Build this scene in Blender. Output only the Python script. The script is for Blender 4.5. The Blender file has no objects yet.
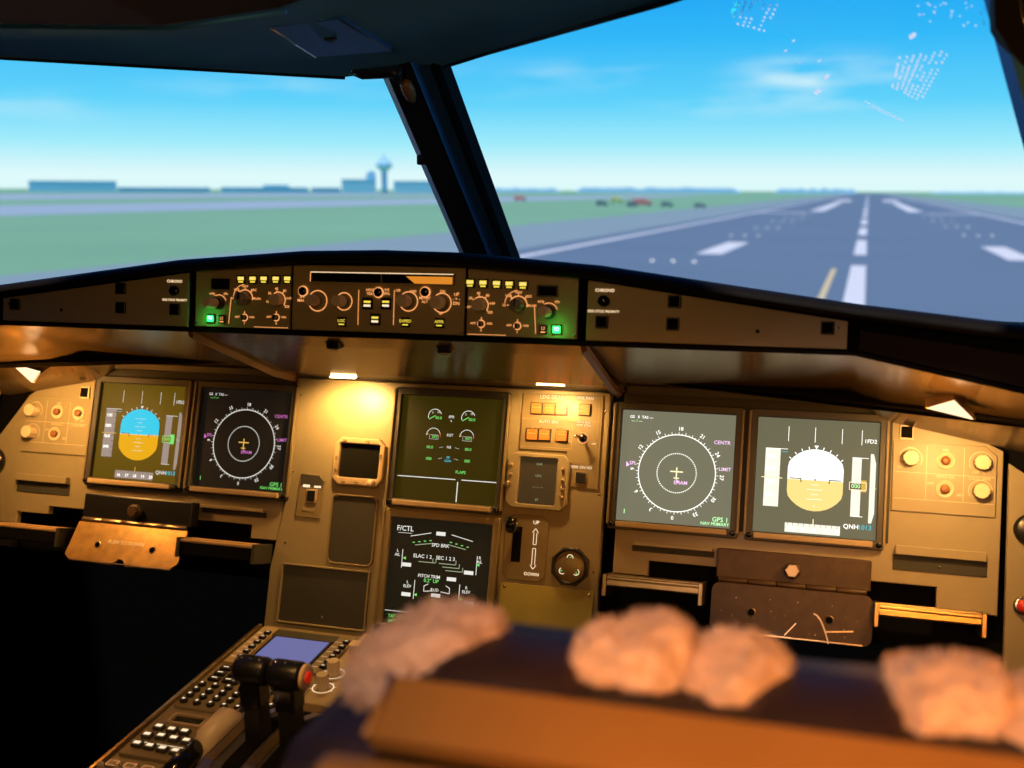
import bpy, bmesh, math, random
from math import radians, sin, cos, tan, pi, atan2, sqrt
from mathutils import Matrix, Vector, noise
random.seed(7)
S = bpy.context.scene
COL = S.collection
V = Vector

# ------------------------------------------------------------------ camera
CAM = V((0.551, -1.502, 1.378)); FPX = 1094.57
_y, _p, _r = radians(16.671), radians(9.904), radians(-0.265)
_rt = V((cos(_y), sin(_y), 0)); _fw = V((-sin(_y)*cos(_p), cos(_y)*cos(_p), -sin(_p))); _up = _rt.cross(_fw)
RT = cos(_r)*_rt + sin(_r)*_up; UP = -sin(_r)*_rt + cos(_r)*_up; FW = _fw
cd = bpy.data.cameras.new('camera'); cam = bpy.data.objects.new('camera', cd); COL.objects.link(cam)
m = Matrix((RT, UP, -FW)).transposed().to_4x4(); m.translation = CAM; cam.matrix_world = m
cd.sensor_width = 36; cd.lens = FPX/1024*36; cd.clip_start = .02; cd.clip_end = 20000
cd.dof.use_dof = True; cd.dof.focus_distance = 1.55; cd.dof.aperture_fstop = 4.4
S.camera = cam

def hit(px, py, O, N):
    d = FW + (px-512)/FPX*RT - (py-384)/FPX*UP
    O, N = V(O), V(N)
    return CAM + d*((O-CAM).dot(N)/d.dot(N))

# ------------------------------------------------------------------ materials
def mat(name, col, rough=.5, metal=0, emit=None, es=1, noise_amt=0, nscale=40, bump=0, spec=.5, coat=0):
    m = bpy.data.materials.new(name); m.use_nodes = True
    nt = m.node_tree; b = nt.nodes['Principled BSDF']
    b.inputs['Base Color'].default_value = (*col, 1); b.inputs['Roughness'].default_value = rough
    b.inputs['Metallic'].default_value = metal; b.inputs['Specular IOR Level'].default_value = spec
    b.inputs['Coat Weight'].default_value = coat
    if emit:
        b.inputs['Emission Color'].default_value = (*emit, 1); b.inputs['Emission Strength'].default_value = es
    if noise_amt or bump:
        tc = nt.nodes.new('ShaderNodeTexCoord'); nz = nt.nodes.new('ShaderNodeTexNoise')
        nz.inputs['Scale'].default_value = nscale; nz.inputs['Detail'].default_value = 4
        nt.links.new(tc.outputs['Object'], nz.inputs['Vector'])
        if noise_amt:
            mx = nt.nodes.new('ShaderNodeMix'); mx.data_type = 'RGBA'
            mx.inputs[6].default_value = (*[c*(1-noise_amt) for c in col], 1)
            mx.inputs[7].default_value = (*[min(1, c*(1+noise_amt)) for c in col], 1)
            nt.links.new(nz.outputs['Fac'], mx.inputs[0]); nt.links.new(mx.outputs[2], b.inputs['Base Color'])
        if bump:
            bp = nt.nodes.new('ShaderNodeBump'); bp.inputs['Strength'].default_value = bump; bp.inputs['Distance'].default_value = .002
            nt.links.new(nz.outputs['Fac'], bp.inputs['Height']); nt.links.new(bp.outputs['Normal'], b.inputs['Normal'])
    return m
def em(name, col, s=1):
    return mat(name, (.01, .01, .01), .6, emit=col, es=s, spec=0)

M = {}
M['panel'] = mat('panel_paint', (.27, .225, .13), .42, noise_amt=.08, nscale=60, bump=.05)
M['panel2'] = mat('plate_paint', (.21, .165, .085), .4, noise_amt=.08, nscale=60)
M['surround'] = mat('dark_surround_paint', (.045, .045, .035), .6, noise_amt=.1, spec=.2)
M['light'] = mat('light_plate', (.40, .30, .17), .45, noise_amt=.06)
M['dgrey'] = mat('dark_grey_paint', (.045, .043, .034), .5, noise_amt=.1)
M['fcu'] = mat('glareshield_plate', (.46, .35, .16), .45, noise_amt=.08)
M['black'] = mat('black_plastic', (.008, .008, .009), .35)
M['blackg'] = mat('black_gloss', (.006, .006, .008), .12)
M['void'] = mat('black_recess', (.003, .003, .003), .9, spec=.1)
M['leather'] = mat('glareshield_leather', (.010, .007, .005), .6, bump=.3, nscale=300, spec=.05)
M['under'] = mat('underside_gloss', (.44, .33, .19), .22, metal=.75, noise_amt=.12, nscale=9, bump=.05)
M['under2'] = mat('underside_satin', (.05, .035, .02), .3, metal=.2)
M['brass'] = mat('worn_metal', (.42, .33, .2), .28, metal=.9, noise_amt=.3, nscale=50)
M['flap'] = mat('worn_bronze_plate', (.50, .30, .09), .36, metal=.45, noise_amt=.45, nscale=70, bump=.2)
M['flap2'] = mat('worn_dark_plate', (.06, .032, .012), .5, metal=.05, noise_amt=.5, nscale=60, bump=.2)
M['cream'] = mat('cream_plastic', (.62, .5, .34), .4)
M['knobc'] = mat('knob_beige', (.82, .62, .36), .4)
M['knobg'] = mat('knob_grey', (.30, .25, .18), .4)
M['chrome'] = mat('bright_screw', (.6, .55, .45), .25, metal=1)
M['glasspane'] = mat('dark_glass', (.01, .01, .008), .06)
M['legp'] = mat('printed_white', (.95, .9, .8), .6)
M['yelplate'] = mat('olive_yellow_plate', (.42, .36, .09), .45, noise_amt=.12, nscale=25)
M['post'] = mat('post_paint', (.018, .026, .05), .32, noise_amt=.1)
M['lining'] = mat('cockpit_lining', (.10, .40, .90), .62, metal=.9, noise_amt=.08, nscale=12)  # blue window light is put into the lining colour
M['lining2'] = mat('headliner_dark', (.003, .003, .004), .8)
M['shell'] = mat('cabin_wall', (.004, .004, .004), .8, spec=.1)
M['seatsh'] = mat('seat_back_shell', (.42, .21, .055), .38, noise_amt=.15, nscale=14)
M['seatdk'] = mat('seat_dark', (.02, .016, .018), .6)
M['strap'] = mat('seat_strap', (.03, .016, .018), .6, noise_amt=.2)
M['wool'] = mat('sheepskin_wool', (.82, .60, .50), .95, noise_amt=.3, nscale=55, bump=1, spec=.1)
M['footbrown'] = mat('foot_bar_brown', (.42, .28, .13), .5, noise_amt=.15)
M['red'] = mat('red_button', (.7, .02, .01), .3, emit=(.8, .03, .01), es=.25)
M['redk'] = mat('red_plastic', (.6, .03, .01), .3)
# lit legends
M['leg'] = em('legend_amber_lit', (1, .40, .13), 1.1)
M['legw'] = em('legend_white_lit', (1, .74, .46), 1.15)
M['legy'] = em('legend_yellow_lit', (1, .74, .07), 1.0)
M['green'] = em('green_lamp', (.02, 1, .12), 5)
M['greenw'] = em('green_lamp_core', (.5, 1, .5), 3)
M['lamp'] = em('warm_flood_lamp', (1, .66, .28), 9)
M['lamps'] = em('warm_side_lamp', (1, .72, .42), 1.6)
M['orangerefl'] = em('amber_reflection', (1, .33, .03), .75)
M['symw'] = em('symbol_white', (.85, .83, .75), 1)
M['symwb'] = em('symbol_white_bright', (1, .97, .88), 1.5)
M['symg'] = em('symbol_green', (.25, 1, .2), .8)
M['symgb'] = em('symbol_green_bright', (.5, 1, .45), 1.3)
M['symm'] = em('symbol_magenta', (.75, .2, .6), .8)
M['symmb'] = em('symbol_magenta_bright', (1, .6, .95), 1.2)
M['symy'] = em('symbol_yellow', (1, .6, .1), .8)
M['symyb'] = em('symbol_yellow_bright', (1, .85, .5), 1.3)
M['symc'] = em('symbol_cyan', (.1, .75, .9), .8)
M['symr'] = em('symbol_red', (.9, .15, .03), .8)
M['symd'] = em('symbol_dim', (.32, .36, .22), 1)
M['ballsky'] = em('horizon_sky_cyan', (.04, .62, .85), 1)
M['ballgnd'] = em('horizon_earth_orange', (.85, .42, .01), 1)
M['ballskyb'] = em('horizon_sky_bright', (.95, 1, 1), 1.4)
M['ballgndb'] = em('horizon_earth_bright', (1, .74, .25), 1.1)
M['tape'] = em('tape_grey', (.36, .28, .24), 1)
M['tapeb'] = em('tape_bright', (.9, .86, .72), 1.2)

def screen_mat(name, bg):
    m = mat(name, (.012, .012, .01), .5, emit=bg, es=1, spec=.1)
    return m
M['scPL'] = screen_mat('screen_left_outer', (.10, .06, .002))  # olive glow stands in for warm light reflected on the glass
M['scNL'] = screen_mat('screen_left_inner', (.006, .005, .004))
M['scE1'] = screen_mat('screen_engine', (.028, .020, .001))
M['scE2'] = screen_mat('screen_system', (.008, .007, .004))
M['scNR'] = screen_mat('screen_right_inner', (.19, .185, .12))
M['scPR'] = screen_mat('screen_right_outer', (.15, .145, .085))
M['scMC'] = screen_mat('screen_keypad_unit', (.14, .15, .36))

# ------------------------------------------------------------------ mesh builder
def rrect(x0, y0, x1, y1, r, n=3):
    r = min(r, abs(x1-x0)/2*.999, abs(y1-y0)/2*.999); o = []
    for cx, cy, a in ((x1-r, y1-r, 0), (x0+r, y1-r, 90), (x0+r, y0+r, 180), (x1-r, y0+r, 270)):
        for k in range(n+1):
            t = radians(a+90*k/n); o.append((cx+r*cos(t), cy+r*sin(t)))
    return o
def octa(x0, y0, x1, y1, c):
    return [(x1, y1-c), (x1-c, y1), (x0+c, y1), (x0, y1-c), (x0, y0+c), (x0+c, y0), (x1-c, y0), (x1, y0+c)]
def inset(pts, d):
    n = len(pts); out = []
    A = sum(pts[i][0]*pts[(i+1) % n][1]-pts[(i+1) % n][0]*pts[i][1] for i in range(n)); s = 1 if A > 0 else -1
    for i in range(n):
        a, b, c = V(pts[i-1]), V(pts[i]), V(pts[(i+1) % n])
        e1 = b-a; e2 = c-b
        if e1.length < 1e-9 or e2.length < 1e-9: out.append(tuple(b)); continue
        e1.normalize(); e2.normalize()
        n1 = V((-e1.y, e1.x))*s; n2 = V((-e2.y, e2.x))*s; q = n1+n2
        if q.length < 1e-6: out.append(tuple(b)); continue
        q.normalize(); out.append(tuple(b+q*(d/max(.4, q.dot(n1)))))
    return out
_tc = {}
def text_mesh(s):
    if s not in _tc:
        cu = bpy.data.curves.new('t', 'FONT'); cu.body = s; cu.size = 1; cu.align_x = 'CENTER'; cu.align_y = 'CENTER'
        cu.resolution_u = 2; cu.offset = .012
        o = bpy.data.objects.new('t', cu); COL.objects.link(o)
        dg = bpy.context.evaluated_depsgraph_get(); dg.update()
        me = bpy.data.meshes.new_from_object(o.evaluated_get(dg))
        _tc[s] = ([v.co.copy() for v in me.vertices], [tuple(p.vertices) for p in me.polygons])
        bpy.data.objects.remove(o); bpy.data.curves.remove(cu); bpy.data.meshes.remove(me)
    return _tc[s]

class MB:
    def __init__(s): s.bm = bmesh.new(); s.mats = []; s.X = Matrix()
    def mi(s, m):
        if isinstance(m, str): m = M[m]
        if m not in s.mats: s.mats.append(m)
        return s.mats.index(m)
    def add(s, vs, fs, m, smooth=False):
        i = s.mi(m); b = [s.bm.verts.new(s.X @ V(v)) for v in vs]
        for f in fs:
            if len(set(f)) < 3: continue
            try:
                q = s.bm.faces.new([b[k] for k in f]); q.material_index = i; q.smooth = smooth
            except ValueError: pass
        return s
    def prism(s, pts, z0, z1, m, bev=0):
        A = sum(pts[i][0]*pts[(i+1) % len(pts)][1]-pts[(i+1) % len(pts)][0]*pts[i][1] for i in range(len(pts)))
        if A < 0: pts = pts[::-1]
        n = len(pts); rings = [(pts, z0), (pts, z1-bev)]
        if bev: rings.append((inset(pts, bev), z1))
        vs = [(x, y, z) for P, z in rings for x, y in P]; fs = [tuple(range(n))[::-1]]
        for r in range(len(rings)-1):
            for i in range(n): j = (i+1) % n; fs.append((r*n+i, r*n+j, (r+1)*n+j, (r+1)*n+i))
        fs.append(tuple((len(rings)-1)*n+i for i in range(n)))
        return s.add(vs, fs, m)
    def frame(s, outer, inner, z0, z1, m, bev=0, zi=None):
        n = len(outer); zi = z0 if zi is None else zi
        L = [(outer, z0), (outer, z1-bev)]
        if bev: L.append((inset(outer, bev), z1)); L.append((inset(inner, -bev), z1)); L.append((inner, z1-bev))
        else: L.append((inner, z1))
        L.append((inner, zi))
        vs = [(x, y, z) for P, z in L for x, y in P]; fs = []
        for r in range(len(L)):
            q = (r+1) % len(L)
            for i in range(n): j = (i+1) % n; fs.append((r*n+i, r*n+j, q*n+j, q*n+i))
        return s.add(vs, fs, m)
    def box(s, x0, y0, z0, x1, y1, z1, m, bev=0):
        if not bev: return s.prism([(x0, y0), (x1, y0), (x1, y1), (x0, y1)], z0, z1, m)
        t = bmesh.new(); bmesh.ops.create_cube(t, size=1)
        for v in t.verts: v.co = V((x0+(x1-x0)*(v.co.x+.5), y0+(y1-y0)*(v.co.y+.5), z0+(z1-z0)*(v.co.z+.5)))
        bmesh.ops.bevel(t, geom=list(t.edges), offset=bev, segments=2, affect='EDGES', profile=.5)
        t.verts.index_update(); s.add([v.co.copy() for v in t.verts], [tuple(v.index for v in f.verts) for f in t.faces], m); t.free(); return s
    def lathe(s, prof, m, cx=0, cy=0, seg=20, smooth=True, axis=None):
        vs = []; fs = []; n = len(prof)
        for k in range(seg):
            a = 2*pi*k/seg
            for r, z in prof: vs.append((cx+r*cos(a), cy+r*sin(a), z))
        for k in range(seg):
            j = (k+1) % seg
            for i in range(n-1): fs.append((k*n+i, j*n+i, j*n+i+1, k*n+i+1))
        fs.append(tuple(k*n for k in range(seg))[::-1]); fs.append(tuple(k*n+n-1 for k in range(seg)))
        return s.add(vs, fs, m, smooth)
    def cyl(s, cx, cy, z0, z1, r, m, r1=None, bev=.0008, seg=20):
        r1 = r if r1 is None else r1; bev = min(bev, abs(z1-z0)*.4, r1*.4)
        return s.lathe([(r, z0), (r1, z1-bev), (r1-bev, z1)], m, cx, cy, seg)
    def arc(s, cx, cy, r0, r1, a0, a1, z, m, seg=24, sy=1):
        vs = []; fs = []
        for k in range(seg+1):
            a = radians(a0+(a1-a0)*k/seg)
            for r in (r0, r1): vs.append((cx+r*cos(a), cy+r*sin(a)*sy, z))
        for k in range(seg): fs.append((2*k, 2*k+1, 2*k+3, 2*k+2))
        return s.add(vs, fs, m)
    def line(s, x0, y0, x1, y1, w, z, m):
        d = V((x1-x0, y1-y0)); d.normalize(); n = V((-d.y, d.x))*w/2
        return s.add([(x0+n.x, y0+n.y, z), (x0-n.x, y0-n.y, z), (x1-n.x, y1-n.y, z), (x1+n.x, y1+n.y, z)], [(0, 1, 2, 3)], m)
    def rect(s, x0, y0, x1, y1, z, m): return s.add([(x0, y0, z), (x1, y0, z), (x1, y1, z), (x0, y1, z)], [(0, 1, 2, 3)], m)
    def orect(s, x0, y0, x1, y1, w, z, m):
        for a in ((x0, y0, x1, y0), (x1, y0, x1, y1), (x1, y1, x0, y1), (x0, y1, x0, y0)): s.line(*a, w, z, m)
        return s
    def poly(s, pts, z, m): return s.add([(x, y, z) for x, y in pts], [tuple(range(len(pts)))], m)
    def text(s, t, x, y, size, z, m, rot=0, sx=1):
        vs, fs = text_mesh(t); c, q = cos(radians(rot)), sin(radians(rot))
        return s.add([(x+size*(v.x*sx*c-v.y*q), y+size*(v.x*sx*q+v.y*c), z) for v in vs], fs, m)
    def tube(s, pts, r, m, seg=10):
        pts = [V(p) for p in pts]; vs = []; fs = []; n = len(pts); rr = r if isinstance(r, (list, tuple)) else [r]*n
        for i, p in enumerate(pts):
            t = (pts[min(i+1, n-1)]-pts[max(i-1, 0)]).normalized()
            a = t.cross(V((0, 0, 1)) if abs(t.z) < .9 else V((1, 0, 0))).normalized(); b = t.cross(a)
            for k in range(seg):
                q = 2*pi*k/seg; vs.append(p+a*rr[i]*cos(q)+b*rr[i]*sin(q))
        for i in range(n-1):
            for k in range(seg): j = (k+1) % seg; fs.append((i*seg+k, i*seg+j, (i+1)*seg+j, (i+1)*seg+k))
        fs.append(tuple(range(seg))[::-1]); fs.append(tuple((n-1)*seg+k for k in range(seg)))
        return s.add(vs, fs, m, True)
    def loft(s, rings, m, cap=True, smooth=False):
        n = len(rings[0]); vs = [v for R in rings for v in R]; fs = []
        for r in range(len(rings)-1):
            for i in range(n): j = (i+1) % n; fs.append((r*n+i, r*n+j, (r+1)*n+j, (r+1)*n+i))
        if cap: fs.append(tuple(range(n))[::-1]); fs.append(tuple((len(rings)-1)*n+i for i in range(n)))
        return s.add(vs, fs, m, smooth)
    def build(s, name, parent=None, label=None, kind=None):
        bmesh.ops.recalc_face_normals(s.bm, faces=s.bm.faces[:]) if False else None
        me = bpy.data.meshes.new(name); s.bm.normal_update(); s.bm.to_mesh(me); s.bm.free()
        for m in s.mats: me.materials.append(m)
        o = bpy.data.objects.new(name, me); COL.objects.link(o)
        if parent: o.parent = parent
        if label: o['label'] = label
        if kind: o['kind'] = kind
        return o
def thing(name, label, cat, O=(0, 0, 0), R=None, group=None):
    o = bpy.data.objects.new(name, None); COL.objects.link(o); o.empty_display_size = .02
    m = (R or Matrix()).to_4x4(); m.translation = V(O); o.matrix_world = m
    o['label'] = label; o['category'] = cat
    if group: o['group'] = group
    return o
def tag(o, label, cat, group=None, kind=None):
    o['label'] = label; o['category'] = cat
    if group: o['group'] = group
    if kind: o['kind'] = kind
    return o
def struct(o, label=None):
    o['kind'] = 'structure'
    if label: o['label'] = label
    return o

class Fr:
    """a flat frame: local X right, Y up the face, Z towards the pilot"""
    def __init__(s, O, R): s.O = V(O); s.R = R; s.N = R @ V((0, 0, 1))
    def at(s, px, py, z=0):
        p = s.R.transposed() @ (hit(px, py, s.O+s.N*z, s.N)-s.O); return p.x, p.y
    def thing(s, name, label, cat, xy=(0, 0), z=0, group=None):
        return thing(name, label, cat, s.O+s.R @ V((*xy, z)), s.R, group)
AL = radians(17.19)
PAN = Fr((0, 0, 1.0), Matrix.Rotation(pi/2-AL, 3, 'X'))
FCU = Fr((0, -.25, 1.203), Matrix.Rotation(pi/2-radians(8), 3, 'X'))
PED = Fr((0, -.35, .735), Matrix.Rotation(radians(3.2), 3, 'X'))

# ------------------------------------------------------------------ small fittings
def knob(parent, x, y, r, h, m='knobc', skirt=None, name='knob', z=0, ribs=0, ptr=False, label=None):
    k = MB(); r2 = r*.86
    if skirt: k.cyl(x, y, z, z+h*.25, skirt, m if isinstance(skirt, float) else m)
    if ribs:
        pts = []
        for i in range(ribs*2):
            a = 2*pi*i/(ribs*2); q = r if i % 2 else r*.9; pts.append((x+q*cos(a), y+q*sin(a)))
        k.prism(pts, z, z+h, m, .0008)
    else: k.lathe([(r, z), (r*.93, z+h*.7), (r2, z+h-.001), (r2*.85, z+h)], m, x, y, 20)
    if ptr: k.box(x-r*.14, y-r*.2, z+h-.0005, x+r*.14, y+r*.9, z+h+.0012, 'black')
    return k.build(name, parent, label)
def screw(mb, x, y, z=0, r=.0025, m='chrome'): mb.cyl(x, y, z, z+.0012, r, m, seg=10)

# =================================================================== INSTRUMENT PANEL
A = PAN.at
ip = PAN.thing('instrument_panel', 'wide grey-brown main instrument panel under the glareshield, carrying all the displays', 'instrument panel')
def board(name, px, z0, z1, m='panel', bev=.0015, label=None):
    b = MB(); b.prism([A(*p) for p in px], z0, z1, m, bev); return b.build(name, ip, label)
# three boards: captain side, centre, first officer side (bottom outlines stepped)
T = .098
def side_board(sg):
    P = [(.262, T), (.262, -.158), (.312, -.158), (.312, -.137), (.690, -.137)]
    P += [(.690, -.165), (.764, -.167), (.766, .045)] if sg > 0 else [(.690, -.150), (.752, -.150), (.752, -.21), (.84, -.205), (.84, -.07), (.757, .046)]
    P += [(.745, .055), (.70, .070), (.64, .080), (.60, T)]
    b = MB(); b.prism([(sg*x, y) for x, y in P], -.012, 0, 'panel', .001); return b
side_board(-1).build('captain_board', ip); side_board(1).build('first_officer_board', ip)
b = MB(); b.prism([(-.258, .097), (.243, .097), (.243, -.14), (.247, -.25), (.247, -.30), (-.272, -.30), (-.272, -.20), (-.258, -.1)], -.012, .003, 'panel', .0015)
for x in (-.25, .236):
    for y in (.07, -.05, -.16, -.23): screw(b, x, y, .003, .002)
b.build('centre_board', ip)
b = MB(); b.box(-.60, .098, -.05, .60, .125, .004, 'dgrey', .002); b.build('top_trim', ip)
b = MB(); b.box(-.84, -.22, -.06, -.26, .055, -.03, 'void'); b.build('backing_box', ip); b = MB(); b.box(.25, -.22, -.06, .80, .055, -.03, 'void'); b.build('backing_box', ip)

for sg in (-1, 1):
    b = MB(); x0, x1 = sorted((sg*.250, sg*.628)); b.box(x0, -.086, 0, x1, .078, .0015, 'surround', .0004); b.box(sorted((sg*.262, sg*.605))[0], .078, 0, sorted((sg*.262, sg*.605))[1], .098, .0015, 'surround', .0004); b.build('display_surround', ip)
def display(name, label, cx, cy, sm, tint='dgrey', z0=0, group='square cockpit display screens'):
    """display unit centred at cx, cy on the panel: bezel, side rails, bottom lip, screws, screen"""
    t = PAN.thing(name, label, 'display screen', (cx, cy), z0, group)
    w = .080; h = .0785
    o = rrect(-w-.010, -h-.013, w+.010, h+.011, .003); i = rrect(-w, -h, w, h, .001)
    b = MB(); b.frame(o, i, 0.0, .010, tint, .0012, zi=.001); b.build('bezel', t)
    for x in (-w-.012, w+.0085): b = MB(); b.box(x, -h-.006, .004, x+.0035, h+.008, .013, 'panel2', .0008); b.build('side_rail', t)
    b = MB(); b.box(-w+.002, -h-.0095, .006, w-.004, -h-.0015, .017, 'light', .0015); b.build('bottom_lip', t)
    for sx in (-1, 1): b = MB(); b.cyl(sx*(w+.004), -h-.006, .009, .016, .0038, 'blackg', seg=14); b.build('latch_screw', t)
    s = MB(); s.prism(rrect(-w, -h, w, h, .001), .0005, .002, sm); sc = s.build('screen', t)
    return t, sc
DW, DH = .080, .0785
Z = .0026
def U(u): return u*DW
def W(v): return v*DH

def pfd(cx, cy, label, sm, bright):
    t, sc = display('flight_display', label, cx, cy, sm)
    sky, gnd, tp, wh, cy_, gr, ye = (('ballskyb', 'ballgndb', 'tapeb', 'symwb', 'symc', 'symgb', 'symyb') if bright else ('ballsky', 'ballgnd', 'tape', 'symw', 'symc', 'symg', 'symy'))
    # attitude ball
    b = MB(); c = (U(-.01), W(-.05)); R = .042; hw = .0365
    def arcpts(a0, a1, n=16): return [(c[0]+max(-hw, min(hw, R*cos(radians(a0+(a1-a0)*k/n)))), c[1]+R*sin(radians(a0+(a1-a0)*k/n))) for k in range(n+1)]
    b.poly(arcpts(0, 180), Z, sky); b.poly(arcpts(180, 360), Z, gnd)
    b.line(c[0]-hw, c[1], c[0]+hw, c[1], .0006, Z+.0002, wh)
    for k in range(-4, 5):
        a = radians(90+k*12.5); b.line(c[0]+(R+.0005)*cos(a), c[1]+(R+.0005)*sin(a), c[0]+(R+.004)*cos(a), c[1]+(R+.004)*sin(a), .0012, Z, wh)
    b.poly([(c[0], c[1]+R+.0005), (c[0]-.003, c[1]+R+.005), (c[0]+.003, c[1]+R+.005)], Z, wh)
    for k in range(1, 5):
        ww = .010 if k % 2 == 0 else .005
        for s_ in (1, -1): b.line(c[0]-ww, c[1]+s_*k*.0065, c[0]+ww, c[1]+s_*k*.0065, .0005, Z+.0002, wh)
    mm = 'black'
    for sg in (-1, 1):
        b.line(c[0]+sg*.034, c[1]+.001, c[0]+sg*.018, c[1]+.001, .0013, Z+.0003, mm); b.line(c[0]+sg*.0185, c[1]+.001, c[0]+sg*.0185, c[1]-.004, .0013, Z+.0003, mm)
    b.rect(c[0]-.001, c[1]-.0005, c[0]+.001, c[1]+.0015, Z+.0003, mm)
    b.rect(c[0]-.001, c[1]-.036, c[0]+.001, c[1]-.034, Z+.0003, ye)
    b.build('attitude_indicator', sc)
    b = MB(); b.rect(U(-.85), W(-.55), U(-.6), W(.46), Z, tp); b.line(U(-.85), W(.46), U(-.48), W(.46), .0007, Z+.0002, wh)
    b.line(U(-.9), W(-.05), U(-.55), W(-.05), .001, Z+.0003, ye)
    for k in range(8): b.line(U(-.66), W(-.45+k*.12), U(-.6), W(-.45+k*.12), .0006, Z+.0002, 'black' if not bright else 'symyb')
    for k, q in enumerate(('100', '080', '060', '040')): b.text(q, U(-.76), W(.32-.22*k), .0075, Z+.0003, 'symwb')
    b.build('speed_tape', sc)
    b = MB(); b.rect(U(.58), W(-.62), U(.73), W(.38), Z, tp); b.line(U(.58), W(.38), U(.84), W(.38), .0008, Z+.0001, wh); b.line(U(.58), W(-.62), U(.78), W(-.62), .0008, Z+.0001, wh)
    b.rect(U(.55), W(-.16), U(.74), W(-.06), Z+.0003, 'black'); b.orect(U(.55), W(-.17), U(.82), W(-.04), .0009, Z+.0004, ye if bright else gr)
    b.rect(U(.73), W(-.2), U(.82), W(0), Z+.0003, 'symy' if bright else gr)
    b.text('000', U(.65), W(-.11), .008, Z+.0005, gr)
    b.build('altitude_tape', sc)
    b = MB(); b.poly([(U(.87), W(.46)), (U(.92), W(.46)), (U(.96), W(.3)), (U(.96), W(-.55)), (U(.92), W(-.72)), (U(.87), W(-.72))], Z, tp)
    b.line(U(.87), W(-.1), U(.98), W(-.13), .0007, Z+.0002, gr); b.build('vertical_speed_scale', sc)
    b = MB(); b.rect(U(-.47), W(-.97), U(.43), W(-.81), Z, tp); b.line(U(-.01), W(-.81), U(-.01), W(-.72), .0012, Z, ye)
    for k in range(10): b.line(U(-.43+.09*k), W(-.81), U(-.43+.09*k), W(-.86), .0005, Z+.0002, 'black')
    for k, q in enumerate(('16', '17', '18', '19', '20')): b.text(q, U(-.38+.19*k), W(-.91), .007, Z+.0002, 'symwb')
    b.build('heading_tape', sc)
    b = MB()
    for u in (-.48, -.04, .4, .72): b.line(U(u), W(.86), U(u), W(.6), .0008, Z, wh)
    b.build('mode_columns', sc); b = MB(); b.text('1FD2', U(.86), W(.67), .0075, Z, wh); b.build('mode_text', sc); b = MB(); b.text('QNH', U(.6), W(-.8), .0085, Z, wh); b.text('1013', U(.82), W(-.8), .009, Z, cy_)
    b.build('pressure_text', sc); b = MB(); b.text('---', U(-.53), W(.42), .008, Z, cy_); b.build('speed_target_text', sc)
    return t
def nd(cx, cy, label, sm, bright):
    t, sc = display('navigation_display', label, cx, cy, sm)
    wh, gr, mg, ye = ('symwb', 'symgb', 'symmb', 'symyb') if bright else ('symw', 'symg', 'symm', 'symy')
    b = MB(); c = (U(.02), W(-.09)); R = .054; r2 = .0275
    b.arc(*c, R-.0006, R+.0006, 0, 360, Z, wh, 72)
    for k in range(72):
        a = radians(5*k); L = .004 if k % 2 == 0 else .0022
        b.line(c[0]+R*cos(a), c[1]+R*sin(a), c[0]+(R+L)*cos(a), c[1]+(R+L)*sin(a), .0007, Z, wh)
    for k in range(60):
        a = radians(6*k); b.line(c[0]+(r2-.0008)*cos(a), c[1]+(r2-.0008)*sin(a), c[0]+(r2+.0008)*cos(a), c[1]+(r2+.0008)*sin(a), .0014, Z, wh)
    for k, q in enumerate(('18', '21', '24', '27', '30', '33', '0', '3', '6', '9', '12', '15')):
        a = radians(90-2-30*k); b.text(q, c[0]+(R+.0085)*cos(a), c[1]+(R+.0085)*sin(a), .0075, Z, wh, rot=-2-30*k)
    b.build('compass_rose', sc)
    b = MB(); b.line(c[0]-.009, c[1]+.002, c[0]+.009, c[1]+.002, .0018, Z, ye); b.line(c[0], c[1]+.008, c[0], c[1]-.009, .0018, Z, ye); b.line(c[0]-.004, c[1]-.007, c[0]+.004, c[1]-.007, .0014, Z, ye)
    b.build('aircraft_symbol', sc)
    b = MB()
    for q, u, v in (('CENTR', .78, .5), ('LIMIT', .85, .03), ('SPL', -.76, .04), ('EHAM', .1, -.26)): b.text(q, U(u), W(v), .0072, Z, mg)
    b.poly([(U(-.88), W(.07)), (U(-.82), W(.0)), (U(-.88), W(-.03))], Z, mg); b.poly([(U(.03), W(-.2)), (U(.08), W(-.24)), (U(.02), W(-.26))], Z, mg)
    b.build('waypoint_labels', sc)
    b = MB(); b.text('GS   0  TAS ---', U(-.66), W(.88), .0055, Z, wh); b.build('speed_text', sc); b = MB(); b.text('--- / ---', U(-.74), W(.81), .0055, Z, gr); b.build('wind_text', sc); b = MB()
    b.text('GPS 1', U(.82), W(-.86), .009, Z, gr); b.build('source_text', sc); b = MB(); b.text('NAV PRIMARY', U(.73), W(-.94), .0062, Z, gr); b.build('status_text', sc); b = MB(); b.text('1', U(-.86), W(-.84), .009, Z, gr)
    b.build('range_text', sc)
    return t
PX, NX, RY = .532, .342, -.005
pfd(-PX, RY, 'outermost left square display: orange and cyan artificial horizon on background tinted olive by reflected light', 'scPL', False)
nd(-NX, RY, 'black square display with white compass circle, left of the centre panel', 'scNL', False)
nd(NX, RY, 'pale grey square display with white compass circle, right of the centre panel', 'scNR', True)
pfd(PX, RY, 'outermost right square display: washed-out white and pale yellow artificial horizon', 'scPR', True)
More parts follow.
